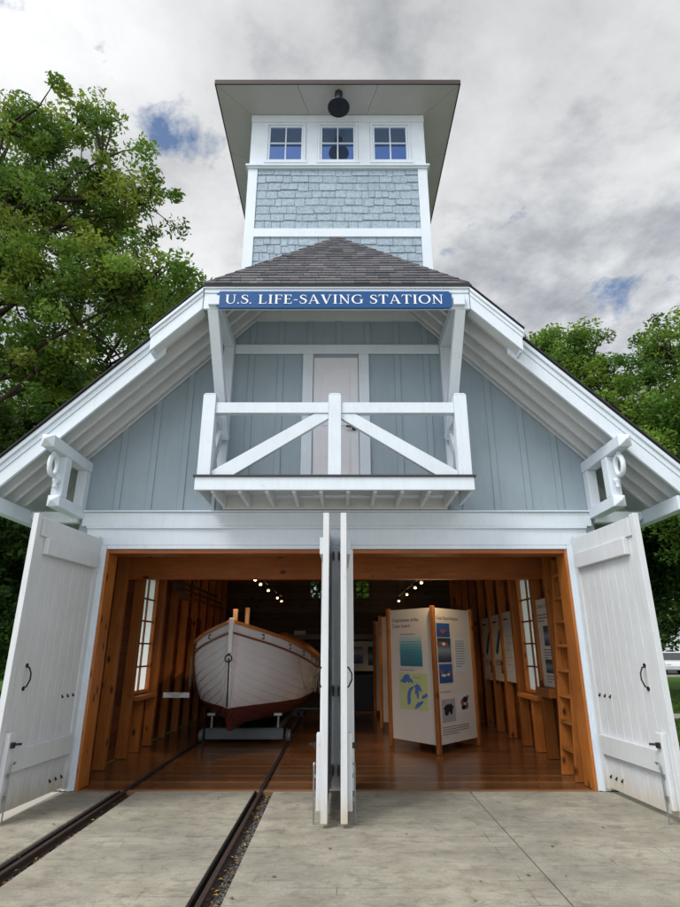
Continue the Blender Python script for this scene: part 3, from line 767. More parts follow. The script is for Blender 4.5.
# lamp under the tower eave
t=thing('bell_lamp','black bell shaped lamp hanging under the front eave of the tower','lamp',(XC+.02,8.0,11.40))
m=MB(); m.cyl((0,0,.14),(0,0,.375),.075,18); m.build('neck',M['black'],t,world=False,smooth=False,bevel=.01)
m=MB(); m.lathe([(.0,.14),(.08,.14),(.10,.10),(.17,.03),(.21,0),(.21,-.02),(.195,-.012),(.12,-.004),(0,0)],(0,0,0),28); m.build('bell_shade',M['black'],t,world=False,smooth=True)
m=MB(); m.cyl((0,-.02,-.13),(0,-.02,-.002),.006,6); m.lathe([(0,-.03),(.012,-.02),(.012,.01),(0,.02)],(0,-.02,-.13),8); m.build('pull_cord',M['black'],t,world=False)
# emergency gooseneck-less small lamp above upper door omitted (not in the photo)

# ------------------------------------------------------------------ serif lettering
class Letters:
    def __init__(s): s.mb=MB(); s.k=0
    def poly(s,pts,x,M_):
        s.k+=1; d=.004+.00025*(s.k%9)
        o=MB(); o.prism([(x+p[0],p[1]) for p in pts],'y',0,-d); s.mb.ext(o,M_)
    def stroke(s,pts,ws,x,M_):
        # ribbon through points with widths
        pts=[Vector(p) for p in pts]; n=len(pts); Ls=[];Rs=[]
        for i,p in enumerate(pts):
            d=(pts[min(i+1,n-1)]-pts[max(i-1,0)]).normalized(); q=Vector((-d.y,d.x)); Ls.append(p+q*ws[i]/2); Rs.append(p-q*ws[i]/2)
        s.k+=1; dd=-(.004+.00025*(s.k%9)); o=MB()
        vs=[(x+p.x,dd,p.y) for p in Ls]+[(x+p.x,dd,p.y) for p in Rs]+[(x+p.x,0,p.y) for p in Ls]+[(x+p.x,0,p.y) for p in Rs]
        fs=[]
        for i in range(n-1):
            fs.append((i,i+1,n+i+1,n+i)); fs.append((i,2*n+i,2*n+i+1,i+1)); fs.append((n+i,n+i+1,3*n+i+1,3*n+i))
        o.add(vs,fs); s.mb.ext(o,M_)
def glyph(L,ch,x,Mx):
    T,t,sf=.135,.055,.035
    R_=lambda a,b,c,d:L.poly([(a,c),(b,c),(b,d),(a,d)],x,Mx)
    def serif(cx,z,w=.30): R_(cx-w/2,cx+w/2,z-(0 if z<.5 else sf),z+(sf if z<.5 else 0))
    def stem(cx,z0=0,z1=1,w=T): R_(cx-w/2,cx+w/2,z0,z1)
    def arc(cx,cz,rx,rz,a0,a1,n=22,wt=T,wn=t,bal=0):
        pts=[];ws=[]
        for i in range(n+1):
            a=R(a0+(a1-a0)*i/n); pts.append((cx+rx*math.cos(a),cz+rz*math.sin(a))); ws.append(wn+(wt-wn)*abs(math.cos(a))**1.6)
        L.stroke(pts,ws,x,Mx)
    if ch=='I': stem(.18); serif(.18,0);serif(.18,1); return .36
    if ch=='L': stem(.18); serif(.18,0,.28);serif(.18,1); R_(.18,.58,0,t*.8); L.poly([(.58,0),(.64,.24),(.615,.24),(.54,t*.8),(.5,0)],x,Mx); return .66
    if ch=='F' or ch=='E':
        stem(.18);serif(.18,1,.28); serif(.18,0,.28); R_(.18,.56,1-t*.8,1); L.poly([(.585,1),(.60,.79),(.575,.79),(.52,1-t*.8),(.5,1)],x,Mx)
        R_(.24,.47,.5,.5+t*.8); L.poly([(.47,.42),(.495,.42),(.495,.62),(.47,.62)],x,Mx)
        if ch=='E': R_(.18,.58,0,t*.8); L.poly([(.60,0),(.64,.23),(.615,.23),(.54,t*.8),(.5,0)],x,Mx); return .66
        return .61
    if ch=='T': stem(.36); serif(.36,0); R_(.03,.69,1-t*.8,1); L.poly([(.03,1),(.0,.76),(.025,.76),(.10,1-t*.8)],x,Mx); L.poly([(.69,1),(.72,.76),(.695,.76),(.62,1-t*.8)],x,Mx); return .72
    if ch=='N':
        stem(.16,0,1,t); stem(.70,0,1,t); serif(.16,0,.26); serif(.70,1,.26); L.poly([(.06,1),(.22,1),(.73,.0),(.66,-.01)],x,Mx); R_(.02,.2,1-sf,1); return .86
    if ch=='A':
        L.poly([(.36,1.01),(.43,1.01),(.80,0),(.64,0)],x,Mx); L.poly([(.36,1.01),(.39,.93),(.145,0),(.085,0)][::1],x,Mx); R_(.2,.62,.32,.32+t*.8); serif(.115,0,.24); serif(.72,0,.28); return .84
    if ch=='V':
        L.poly([(.06,1),(.22,1),(.47,.12),(.43,-.01),(.38,-.01)],x,Mx); L.poly([(.68,1),(.74,1),(.44,-.01),(.40,-.01)],x,Mx); serif(.14,1,.28); serif(.71,1,.24); return .82
    if ch=='U':
        stem(.16,.34,1); stem(.68,.34,1,t); serif(.16,1,.28); serif(.68,1,.24)
        pts=[];ws=[]
        for i in range(21):
            a=R(180+180*i/20); pts.append((.42+.26*math.cos(a),.34+.32*math.sin(a))); ws.append(T+(t-T)*min(1,i/9))
        L.stroke(pts,ws,x,Mx); return .84
    if ch=='O': arc(.45,.5,.37,.475,0,360,40); return .9
    if ch=='G':
        arc(.45,.5,.37,.475,52,325,34); stem(.735,.06,.44,.12); serif(.735,.45,.28); L.poly([(.70,.97),(.72,.97),(.72,.72),(.70,.72)],x,Mx); return .88
    if ch=='S':
        K=[(.50,.74),(.47,.90),(.29,.96),(.12,.85),(.13,.68),(.30,.54),(.46,.42),(.50,.25),(.40,.07),(.24,.03),(.09,.10),(.05,.28)]
        W=[.03,.05,.055,.08,.11,.13,.13,.11,.07,.055,.05,.03]; pts=[];ws=[]
        for i in range(len(K)-1):
            p0=Vector(K[max(i-1,0)]);p1=Vector(K[i]);p2=Vector(K[i+1]);p3=Vector(K[min(i+2,len(K)-1)])
            for j in range(4):
                u=j/4; q=.5*((2*p1)+(p2-p0)*u+(2*p0-5*p1+4*p2-p3)*u*u+(3*p1-p0-3*p2+p3)*u**3); pts.append((q.x,q.y)); ws.append(W[i]*(1-u)+W[i+1]*u)
        pts.append(K[-1]); ws.append(.03); L.stroke(pts,ws,x,Mx); return .58
    if ch=='.': L.poly([(.06+.065*math.cos(a),.06+.065*math.sin(a)) for a in np.linspace(0,6.28,11)[:-1]],x,Mx); return .16
    if ch=='-': R_(.04,.32,.38,.45); return .36
    return .30
# measure, then write
def write(txt,width,height,Mx,track=.075):
    L=Letters(); x=0
    for c in txt: x+=glyph(L,c,x,Matrix.Identity(4))+track
    tot=x-track; sx=width/tot
    out=MB(); out.ext(L.mb,Mx@Matrix.Diagonal((sx,1,height,1))); return out
sg=thing('station_sign','blue sign board lettered U.S. LIFE-SAVING STATION on the hood fascia','sign',(-.076,6.43,5.86))
m=MB(); hwd=1.575; z0,z1=.02,.285; c=.04
m.prism([(-hwd,z0+c),(-hwd+c,z0),(hwd-c,z0),(hwd,z0+c),(hwd,z1-c),(hwd-c,z1),(-hwd+c,z1),(-hwd,z1-c)],'y',0,.03); m.build('sign_board',M['signblue'],sg,world=False,bevel=.004)
Mx=Matrix.Translation((-1.46,-.001,.084)); L_=write('U.S. LIFE-SAVING STATION',2.92,.14,Mx); L_.build('lettering',M['letter'],sg,world=False)
m=MB(); 
for a in (-1.44,1.44): m.box(a-.02,a+.02,.0305,.045,.05,.25)
m.build('mounting_cleat',M['white_trim'],sg,world=False)

# plain text helper
def text_mb(txt,size,Mx,align='LEFT'):
    cu=bpy.data.curves.new('t','FONT'); cu.body=txt; cu.size=size; cu.align_x=align; cu.resolution_u=2
    ob=bpy.data.objects.new('t',cu); COL.objects.link(ob); bpy.context.view_layer.update()
    me=bpy.data.meshes.new_from_object(ob.evaluated_get(bpy.context.evaluated_depsgraph_get()))
    o=MB(); o.add([Mx@v.co for v in me.vertices],[tuple(p.vertices) for p in me.polygons])
    bpy.data.objects.remove(ob); bpy.data.curves.remove(cu); bpy.data.meshes.remove(me); return o
def facing(p0,p1):
    """frame on a vertical panel from p0 to p1 (seen left to right): local x along panel, local y up, z outwards"""
    p0=Vector((*p0,0)); p1=Vector((*p1,0)); u=(p1-p0).normalized(); n=Vector((u.y,-u.x,0))
    return Matrix(((u.x,0,n.x,p0.x),(u.y,0,n.y,p0.y),(0,1,0,0),(0,0,0,1)))
def rectp(F,x0,x1,z0,z1,d0,d1): 
    o=MB(); b=MB(); b.box(x0,x1,z0,z1,d0,d1); o.ext(b,F); return o
def lines(F,x0,x1,z1,n,dz,h,d,seed,size=None):
    rs=random.Random(seed); o=MB()
    for i in range(n):
        x=x0; xe_=x1 if i<n-1 else x0+(x1-x0)*.6
        while x<xe_:
            w_=rs.uniform(.02,.06)*(x1-x0)/.4; b=MB(); b.box(x,min(x+w_,xe_),z1-i*dz-h,z1-i*dz,d,d+.0012); o.ext(b,F); x+=w_+.008
    return o

# ------------------------------------------------------------------ kiosks
def kiosk(dy,label,printed):
    c=[(.90,10.90+dy),(1.585,10.03+dy),(2.44,10.98+dy),(1.74,11.84+dy)]
    cx_=sum(p[0] for p in c)/4; cy_=sum(p[1] for p in c)/4
    t=thing('display_kiosk',label,'display stand',(cx_,cy_,0),group='four-sided display kiosks')
    L=[(p[0]-cx_,p[1]-cy_) for p in c]
    for i in range(4):
        a=Vector((*L[i],0)); b=Vector((*L[(i+1)%4],0)); u=(b-a).normalized()
        F=facing(L[i],L[(i+1)%4]); W=(b-a).length
        pn=MB(); pn.ext(rectp(F,.045,W-.045,.13,2.27,-.02,.0)); pn=pn.build('display_panel',M['panel'],t,world=False)
        m=MB(); p=L[i]; 
        if 1: m.ext((lambda q:q)(MB().box(-.035,.035,-.035,.035,0,2.30)),Matrix.Translation((p[0],p[1],0))@Matrix.Rotation(R(45),4,'Z'))
        m.build('post',M['pine'],t,world=False,bevel=.006)
        if printed and i==0:
            def pr(nm,mb,mat): mb.build(nm,mat,pn,world=False)
            o=MB(); o.ext(text_mb('Organization of the',.085,F@Matrix.Translation((.10,2.06,.002)))); o.ext(text_mb('Coast Guard',.085,F@Matrix.Translation((.10,1.96,.002))))
            o.ext(text_mb('Coast Guard Districts',.042,F@Matrix.Translation((.30,1.83,.002)))); o.ext(text_mb('Great Lakes Stations',.042,F@Matrix.Translation((.28,1.235,.002)))); pr('lettering',o,M['ink'])
            pr('chart',rectp(F,.29,.83,1.31,1.80,.001,.004),M['seachart'])
            o=lines(F,.33,.79,1.72,9,.045,.006,.0045,4); pr('chart_marks',o,M['greyink'])
            x0,z0,w_,h_=.25,.62,.68,.58
            pr('map',rectp(F,x0,x0+w_,z0,z0+h_,.001,.004),M['mapgreen'])
            lakes=[[(.02,.72),(.06,.80),(.12,.83),(.17,.92),(.27,.96),(.36,.94),(.40,.86),(.46,.82),(.50,.74),(.47,.70),(.41,.76),(.37,.73),(.32,.72),(.28,.78),(.24,.72),(.16,.70),(.09,.75)],
                   [(.27,.16),(.31,.11),(.36,.14),(.39,.24),(.38,.36),(.40,.46),(.46,.55),(.52,.60),(.47,.64),(.41,.60),(.37,.56),(.34,.60),(.33,.52),(.29,.44),(.27,.30)],
                   [(.50,.66),(.57,.67),(.63,.71),(.70,.68),(.76,.60),(.79,.50),(.75,.49),(.71,.54),(.68,.52),(.68,.42),(.67,.32),(.63,.29),(.60,.38),(.60,.44),(.56,.41),(.55,.50),(.57,.58),(.54,.62)],
                   [(.52,.04),(.56,.02),(.62,.06),(.70,.10),(.78,.17),(.84,.24),(.79,.26),(.71,.22),(.63,.20),(.57,.14)],
                   [(.77,.32),(.83,.31),(.90,.35),(.97,.38),(.98,.45),(.93,.47),(.87,.42),(.80,.40)]]
            o=MB()
            for lk in lakes:
                b=MB(); b.prism([(x0+w_*p[0],z0+h_*p[1]) for p in lk],'z',.0042,.0055); o.ext(b,F)
            pr('map_lakes',o,M['lake'])
            pr('map_caption',text_mb('Great Lakes',.035,F@Matrix.Translation((x0+.34,z0+.50,.0055))),M['greyink'])
        if printed and i==1:
            def pr(nm,mb,mat): mb.build(nm,mat,pn,world=False)
            o=MB(); o.ext(text_mb('Coast Guard Aviation',.082,F@Matrix.Translation((.10,2.08,.002)))); o.ext(text_mb('Rescue Operations',.042,F@Matrix.Translation((.13,.90,.002)))); pr('lettering',o,M['ink'])
            def pic(x0,x1,z0,z1,mat): pr('photograph',rectp(F,x0,x1,z0,z1,.001,.004),mat)
            pic(.10,.52,1.79,2.02,M['photosky']); pic(.11,.53,1.38,1.77,M['photogrey']); pic(.12,.54,1.05,1.35,M['photosky'])
            def blob(cx2,cz2,rx,rz,k=10,dd=.0045,mt=M['orange']):
                o=MB()
                b=MB(); b.prism([(cx2+rx*math.cos(a)*(.8+.35*random.random()),cz2+rz*math.sin(a)) for a in np.linspace(0,6.28,k)[:-1]],'z',dd,dd+.001); o.ext(b,F); pr('print_detail',o,mt)
            blob(.30,1.88,.09,.028); blob(.41,1.90,.05,.01); blob(.30,1.915,.11,.005); blob(.20,1.68,.05,.03); blob(.40,1.67,.05,.03); blob(.20,1.22,.045,.045); blob(.46,1.21,.05,.03)
            blob(.80,.72,.06,.05); blob(.95,.66,.05,.06); blob(.98,.80,.05,.03)
            pw=M['paleprint']; blob(.30,1.675,.06,.03,dd=.0058,mt=pw); blob(.26,1.17,.09,.022,dd=.0058,mt=pw); blob(.40,1.18,.05,.02,dd=.0058,mt=pw)
            pr('photograph',rectp(F,.14,.56,.45,.80,.001,.004),plain('grey_photo',(.36,.36,.38),.6)); pr('photograph',rectp(F,.66,1.04,.55,.86,.0008,.002),M['paper'])
            ik=M['ink']; blob(.34,.66,.15,.06,13,mt=ik); blob(.28,.60,.08,.05,dd=.0058,mt=ik); blob(.42,.64,.05,.09,dd=.007,mt=ik); blob(.84,.64,.10,.04,mt=ik); blob(.90,.76,.09,.05,dd=.0058,mt=ik)
            pr('notice_sheet',rectp(F,.64,1.02,1.22,1.78,.001,.004),M['paper']); pr('notice_text',lines(F,.68,.98,1.73,11,.042,.012,.0045,9),M['greyink'])
            pr('caption_text',lines(F,.14,.98,.38,4,.035,.012,.002,10),M['greyink'])
    m=MB(); m.prism([(p[0]*.96,p[1]*.96) for p in L],'z',2.22,2.26); m.build('top_board',M['panel'],t,world=False)
    return t
kiosk(0,'nearest display kiosk with a blue chart, a map of lakes and helicopter photographs','full')
kiosk(2.3,'second display kiosk, partly hidden behind the nearest one',None)
kiosk(4.6,'farthest display kiosk, at the end of the row towards the back wall',None)

# information boards on the right wall, standing between the studs
def board(y0,y1,z0,z1,label,seed,kind):
    x=XC+3.30
    t=thing('information_board',label,'information board',(x,(y0+y1)/2,z0),group='information boards on the right wall')
    L=(y1-y0); F=facing((0,L/2),(0,-L/2)); # faces -X
    H=z1-z0; bd=rectp(F,0,L,0,H,-.012,0); bo=bd.build('board',M['panel'],t,world=False)
    def pr(nm,mb,mat): mb.build(nm,mat,bo,world=False)
    if kind=='crew':
        pr('lettering',text_mb('Surfboat Crew',.085,F@Matrix.Translation((.08,H-.14,.002))),M['ink'])
        pr('text_block',lines(F,.08,L-.08,H-.24,3,.045,.018,.0015,seed),M['greyink'])
        pr('photograph',rectp(F,.28,.50,H-.72,H-.42,.001,.004),M['photogrey'])
        pr('text_block',lines(F,.2,L-.08,H-.77,4,.04,.014,.0015,seed+1),M['greyink'])
        pr('photograph',rectp(F,.22,.62,H-1.12,H-.92,.001,.004),M['photogrey'])
        pr('text_block',lines(F,.2,L-.08,H-1.16,3,.04,.014,.0015,seed+2),M['greyink'])
    elif kind=='map':
        pr('lettering',lines(F,.1,.6,H-.12,1,.05,.03,.0015,seed),M['ink'])
        pr('map',rectp(F,.12,L-.1,.10,H-.28,.001,.004),M['paper']); pr('map_lines',lines(F,.2,L-.2,H-.45,6,.13,.006,.0045,seed),M['greyink'])
    else:
        pr('lettering',lines(F,.1,.6,H-.12,1,.05,.03,.0015,seed),M['ink'])
        o=MB(); b=MB(); b.prism([(.2,.55),(.35,.50),(.62,.85),(.66,1.0),(.5,.95),(.35,.75)],'z',.001,.003); o.ext(b,F); pr('map',o,M['photosky']); pr('photograph',rectp(F,.5,.75,.15,.38,.001,.004),M['photogrey'])
        pr('text_block',lines(F,.1,.8,.40,3,.04,.014,.0015,seed+1),M['greyink'])
board(8.98+.1,9.70,1.04,2.36,'information board with two photographs nearest the ladder on the right wall',1,'crew')
board(11.0,11.78,1.0,2.28,'information board with a pale map just beyond the right window',2,'map')
board(11.94,12.63,.98,2.26,'information board with a blue shape, second beyond the right window',3,'lake')
board(12.79,13.48,.96,2.24,'information board with a blue shape, farthest along the right wall',4,'lake')

# ladder shelf at the right jamb
t=thing('ladder','upright pine ladder with broad treads leaning beside the right jamb','ladder',(XC+3.0,8.28,0))
def lean(m): m.v=[(x+.072*z,y,z) for x,y,z in m.v]; return m
m=MB(); m.box(.03,.19,.26,.30,0,2.86); lean(m).build('stringer',M['pine'],t,world=False,bevel=.004)
m=MB(); m.box(.03,.19,-.20,-.155,0,2.84); lean(m).build('stringer',M['pine'],t,world=False,bevel=.004)
for k in range(8):
    z=.32+k*.325; m=MB(); m.add([(.035,.258,z),(.185,.258,z),(.185,-.153,z),(.035,-.153,z),(.035,.258,z+.035),(.185,.258,z+.035),(.185,-.153,z+.035),(.035,-.153,z+.035)],[(0,3,2,1),(4,5,6,7),(0,1,5,4),(1,2,6,5),(2,3,7,6),(3,0,4,7)]); lean(m).build('tread',M['piney'],t,world=False)
# small red thing on shelf
t=MB(); t.lathe([(0,0),(.03,0),(.032,.05),(.018,.07),(.016,.1),(0,.1)],(XC+3.22,9.55,1.031),12); tag(t.build('bottle',M['red'],smooth=True),'small red bottle standing on the right wall shelf','bottle')

# small white sign at the left sill
t=thing('ledge_sign','long white notice strip with dark lettering sticking out from the left window sill','sign',(-3.13,10.80,.79))
m=MB(); m.box(0,.46,0,.012,-.01,.075); m.build('sign_board',M['paper'],t,world=False)
o=MB(); o.ext(text_mb('PLEASE STAY OFF',.034,Matrix.Translation((.07,-.002,.042))@Matrix.Rotation(R(90),4,'X'))); o.ext(text_mb('THE BOAT',.034,Matrix.Translation((.14,-.002,.006))@Matrix.Rotation(R(90),4,'X'))); o.build('lettering',M['ink'],t,world=False)

# ------------------------------------------------------------------ the boat
def interp(x,xs,ys): return float(np.interp(x,xs,ys))
boat=thing('surfboat','white clinker built rescue boat with dark red bottom and varnished gunwale on its carriage','boat',(-1.69,13.3,0),R(-1.8))
BX0=0.0
Ys=np.array([9.75,10.0,10.4,10.9,11.4,12.0,12.8,13.6,14.4,15.2,15.9,16.4,16.8])
HB=np.array([.015,.27,.60,.87,1.02,1.13,1.18,1.20,1.16,1.0,.72,.40,.015])
SH=np.array([2.01,1.93,1.82,1.70,1.605,1.51,1.42,1.38,1.40,1.50,1.68,1.84,2.0])
KE=np.array([.62,.45,.40,.38,.37,.36,.36,.36,.36,.37,.38,.40,.6])
from bisect import bisect
def sm(y,A):  # smooth interpolation (catmull)
    i=max(0,min(len(Ys)-2,bisect(list(Ys),y)-1)); u=(y-Ys[i])/(Ys[i+1]-Ys[i]); p0=A[max(i-1,0)];p1=A[i];p2=A[i+1];p3=A[min(i+2,len(A)-1)]
    return max(.008,.5*((2*p1)+(p2-p0)*u+(2*p0-5*p1+4*p2-p3)*u*u+(3*p1-p0-3*p2+p3)*u**3))
def sect(y,s):
    """s 0 keel .. 1 sheer -> half breadth, z"""
    b=sm(y,HB); zs=sm(y,SH); zk=sm(y,KE)
    full=min(1,max(0,(min(y-9.75,16.8-y))/1.9))
    p=1.05-.62*full                      # fuller amidships
    f=math.sin(s*math.pi/2)**p if s>0 else 0
    if s>.8: f-= .03*(s-.8)*full
    z=zk+(zs-zk)*(s**(1.0+.75*full))
    return b*f+ (0 if s else 0),z
NS=13; stations=np.linspace(9.75,16.8,70)
for sd in (-1,1):
    m=MB()
    for k in range(NS):
        s0,s1=k/NS,(k+1)/NS
        rows=[]
        for y in stations:
            b0,z0=sect(y,s0); b1,z1=sect(y,s1)
            lap=.012
            rows.append(((sd*(b0+lap+.012),y-13.3,z0-.008),(sd*(b1+.012),y-13.3,z1),(sd*(b0+.004),y-13.3,z0-.008)))
        o=len(m.v); vs=[p for r in rows for p in r]; fs=[]
        for i in range(len(rows)-1):
            a=i*3; b=(i+1)*3
            q=[(a,b,b+1,a+1),(a,a+2,b+2,b)]
            fs += [f[::-1] for f in q] if sd<0 else q
        m.add(vs,fs)
    h=m.build('hull',M['hull'],boat,world=False)
    h.data.polygons.foreach_set('use_smooth',[False]*len(h.data.polygons))
m=MB()  # inside skin
for sd in (-1,1):
    rows=[[(sd*max(0,sect(y,s)[0]-.02),y-13.3,sect(y,s)[1]+.01) for s in np.linspace(0,1,9)] for y in stations]
    vs=[p for r in rows for p in r]; m.add(vs,[(i*9+j,i*9+j+1,(i+1)*9+j+1,(i+1)*9+j) for i in range(len(rows)-1) for j in range(8)])
m.build('inner_skin',M['mast'],boat,world=False)
for sd in (-1,1):
    m=MB(); pts=[(sd*(sect(y,1)[0]+.02),y-13.3,sect(y,1)[1]+.01) for y in stations]
    for a,b in zip(pts[:-1],pts[1:]): m.beam(a,b,.075,.05)
    m.build('gunwale',M['oak'],boat,world=False)
    m=MB(); pts=[(sd*(sect(y,1)[0]+.020),y-13.3,sect(y,1)[1]-.165) for y in stations]
    for a,b in zip(pts[:-1],pts[1:]): m.beam(a,b,.04,.03)
    m.build('rub_rail',plain('red_brown_rail',(.22,.07,.03),.4),boat,world=False)
    for y in np.arange(10.2,16.4,.62):
        m=MB(); b,z=sect(y,1); m.tube([(sd*(b+.0),y-13.3,z-.05),(sd*(b+.045),y-13.3,z-.055),(sd*(b+.045),y-13.3,z-.115),(sd*(b+.0),y-13.3,z-.12)],.012,6)
        m.build('grab_line_eye',M['iron'],boat,world=False)
    # grab line loops
    m=MB(); ys=list(np.arange(11.1,16.3,.8))
    for a,b in zip(ys[:-1],ys[1:]):
        pts=[]
        for i in range(9):
            u=i/8; y=a+(b-a)*u; bb,z=sect(y,1); pts.append((sd*(bb+.07),y-13.3,z-.2-.5*math.sin(math.pi*u)))
        m.tube(pts,.012,5)
    m.build('grab_line',M['rope'],boat,world=False)
    m=MB()
    for k,sv in enumerate((.62,.7,.78)):
        y=12.7; b,z=sect(y,sv); m.cyl((sd*(b+.01),y-13.3,z),(sd*(b+.05),y-13.3,z),.02,8)
    m.build('hull_fitting',M['steel'],boat,world=False)
# stem
m=MB(); m.prism([(9.70-13.3,2.08),(9.82-13.3,2.08),(9.90-13.3,1.5),(9.95-13.3,.8),(10.15-13.3,.42),(16.0-13.3,.36),(16.0-13.3,.31),(10.05-13.3,.34),(9.86-13.3,.55),(9.77-13.3,.9),(9.72-13.3,1.5)],'x',-.035,.035); m.build('stem',M['hull'],boat,world=False,bevel=.006)
m=MB(); m.beam((0,9.708-13.3,1.45),(0,9.765-13.3,.72),.022,.012,(0,1,0)); m.build('stem_band',M['iron'],boat,world=False)
m=MB(); m.tube([(.055*math.cos(a),9.66-13.3,1.45+.055*math.sin(a)) for a in np.linspace(0,2*math.pi,20,endpoint=False)],.011,6,closed=True); m.box(-.018,.018,9.66-13.3,9.73-13.3,1.49,1.53); m.build('bow_ring',M['iron'],boat,world=False)
m=MB(); m.box(-.04,.035,9.99-13.3,10.06-13.3,1.6,2.24); m.build('bitt_post',M['mast'],boat,world=False,bevel=.006)
m=MB(); m.cyl((-.10,11.6-13.3,1.0),(-.10,11.6-13.3,2.37),.045,14); m.build('mast',M['mast'],boat,world=False)
for y in (11.2,12.2,13.3,14.4,15.4):
    b,z=sect(y,1); m=MB(); m.box(-b+.03,b-.03,y-13.3-.11,y-13.3+.11,z-.22,z-.18); m.build('thwart',M['oak'],boat,world=False)
# oars laid in the boat
for i,(x,lb) in enumerate(((.45,'long wooden oar lying in the boat, outer one near the right gunwale'),(.33,'long wooden oar lying in the boat, inner one near the right gunwale'))):
    m=MB(); m.tube([(0,-2,0),(0,1.2,0)],.022,8); m.box(-.07,.07,1.2,1.9,-.01,.01)
    o=m.build('oar',M['mast']); o.location=(-1.66+x+.28,13.4,1.37+.03*i); o.rotation_euler=(R(1),0,R(2)); tag(o,lb,'oar',group='oars in the boat')
# carriage
ca=thing('boat_carriage','grey steel trolley with flanged wheels under the boat','trolley',(-1.72,11.2,0))
def CP(nm,mb,mat,**k): return mb.build(nm,mat,ca,world=False,**k)
m=MB(); m.box(-.70,.70,-.03,.03,.07,.25); m.box(-.70,.70,-.06,-.031,.235,.25); m.box(-.70,.70,-.06,-.031,.07,.085); CP('cross_beam',m,M['greysteel'],bevel=.004)
m=MB(); m.box(-.70,.70,3.6,3.66,.07,.25); CP('cross_beam',m,M['greysteel'])
for s in (-1,1):
    m=MB(); m.box(s*.55-.03,s*.55+.03,.032,3.598,.12,.24); CP('side_beam',m,M['greysteel'])
    for y in (0,3.6):
        m=MB(); x=s*.79+.015
        m.cyl((x-.025,y,.125),(x+.025,y,.125),.10,20); m.cyl((x-s*.045,y,.125),(x-s*.03,y,.125),.125,20); w_=CP('wheel',m,M['greysteel'])
        m=MB(); m.cyl((s*.70,y,.125),(x+s*.075,y,.125),.028,10); m.build('axle',M['iron'],w_,world=False)
        m=MB(); m.cyl((s*.60,y,.25),(s*.60,y,.46),.022,10); m.box(s*.60-.07,s*.60+.07,y-.09,y+.09,.46,.50); CP('bunk_support',m,M['steel'])

# ------------------------------------------------------------------ track lights
def track(x,ys,label):
    t=thing('track_light',label,'ceiling light',(x,ys[0],2.95),group='lit track lights')
    m=MB(); m.box(-.02,.02,-.2,ys[-1]-ys[0]+.3,.02,.05)
    for y in (0,(ys[-1]-ys[0])/2,ys[-1]-ys[0]): m.cyl((0,y,.05),(0,y,.66),.008,6)
    m.build('track',M['black'],t,world=False)
    for i,y in enumerate(ys):
        yy=y-ys[0]; m=MB(); m.tube([(0,yy,.02),(0,yy,-.02),(0,yy-.03,-.09)],[.02,.045,.06],10,cap=True); hd=m.build('lamp_head',M['black'],t,world=False)
        m=MB(); m.lathe([(0,-.012),(.02,-.008),(.028,.004),(0,.012)],(0,yy-.045,-.105),10); m.build('bulb',M['bulb'],hd,world=False)
        if i in (0,1,3,5):  # front two lamps hide behind the beam, added to brighten boat and kiosks
            l=bpy.data.lights.new('lamp_light','SPOT'); l.energy=34 if i<2 else 30; l.color=(1,.72,.42); l.spot_size=R(110); l.spot_blend=.7; l.shadow_soft_size=.03
            lo=bpy.data.objects.new('lamp_light',l); COL.objects.link(lo); lo.parent=t; lo.location=(0,yy-.06,-.15); lo.rotation_euler=(R(28 if i<2 else -12),0,0)
track(-1.64,[9.8,10.5,11.1,11.9,13.2,15.2,16.3],'row of small lit spot lamps hanging over the boat, the front two added out of view')
track(1.64,[9.8,10.6,11.6,12.6,14.2,16.2],'row of small lit spot lamps hanging above the display kiosks, the front two added out of view')
# things at the back
t=thing('back_display','wide low display board with pictures against the back wall','display board',(XC+.75,17.1,.0))
m=MB(); m.box(-1.1,1.1,0,.05,1.0,1.8); m.build('display_panel',M['panel'],t,world=False)
m=MB(); m.box(-.85,-.05,-.008,-.001,1.2,1.65); m.build('photograph',gradpic('back_photo',[(0,(.05,.08,.15)),(.45,(.2,.25,.4)),(.6,(.6,.6,.65)),(1,(.1,.14,.25))]),t,world=False)
m=MB(); m.box(.1,.8,-.008,-.001,1.15,1.65); m.build('photograph',M['photogrey'],t,world=False)
m=MB(); m.box(-1.05,1.05,-.4,-.01,0,.9); m.build('cabinet',M['black'],t,world=False,bevel=.01)
m=MB(); m.box(0,.34,0,.06,0,.12); o=m.build('emergency_light',M['plastic'],bevel=.01); o.location=(-1.35,17.33,1.98); tag(o,'small white box lamp on the back wall beam above the boat','lamp')
# gear on the left wall: rope coil, cork life belts, oars overhead
for i,(y,lb) in enumerate(((12.9,'dark red life jacket hanging on the left wall, nearer the doors'),(13.75,'dark red life jacket hanging on the left wall, farther from the doors'))):
    m=MB()
    for k in range(4): m.box(-.06,.0,-.2+k*.1,-.2+k*.1+.09,-.25,.25)
    o=m.build('life_jacket',M['red'],bevel=.02,seg=2); o.location=(XC-3.26,y,2.0); tag(o,lb,'life jacket',group='life jackets on the left wall')
for k,lb in enumerate(('dark oar stored high along the left wall, topmost','dark oar stored high along the left wall, in the middle','dark oar stored high along the left wall, lowest')):
    m=MB(); m.tube([(0,0,0),(0,3.6,0)],.025,8); m.box(-.012,.012,-.7,0,-.075,.075)
    o=m.build('oar',M['ceil']); o.location=(XC-3.12+.05*k,11.3+.2*k,2.86-.14*k); tag(o,lb,'oar',group='oars stored on the left wall')

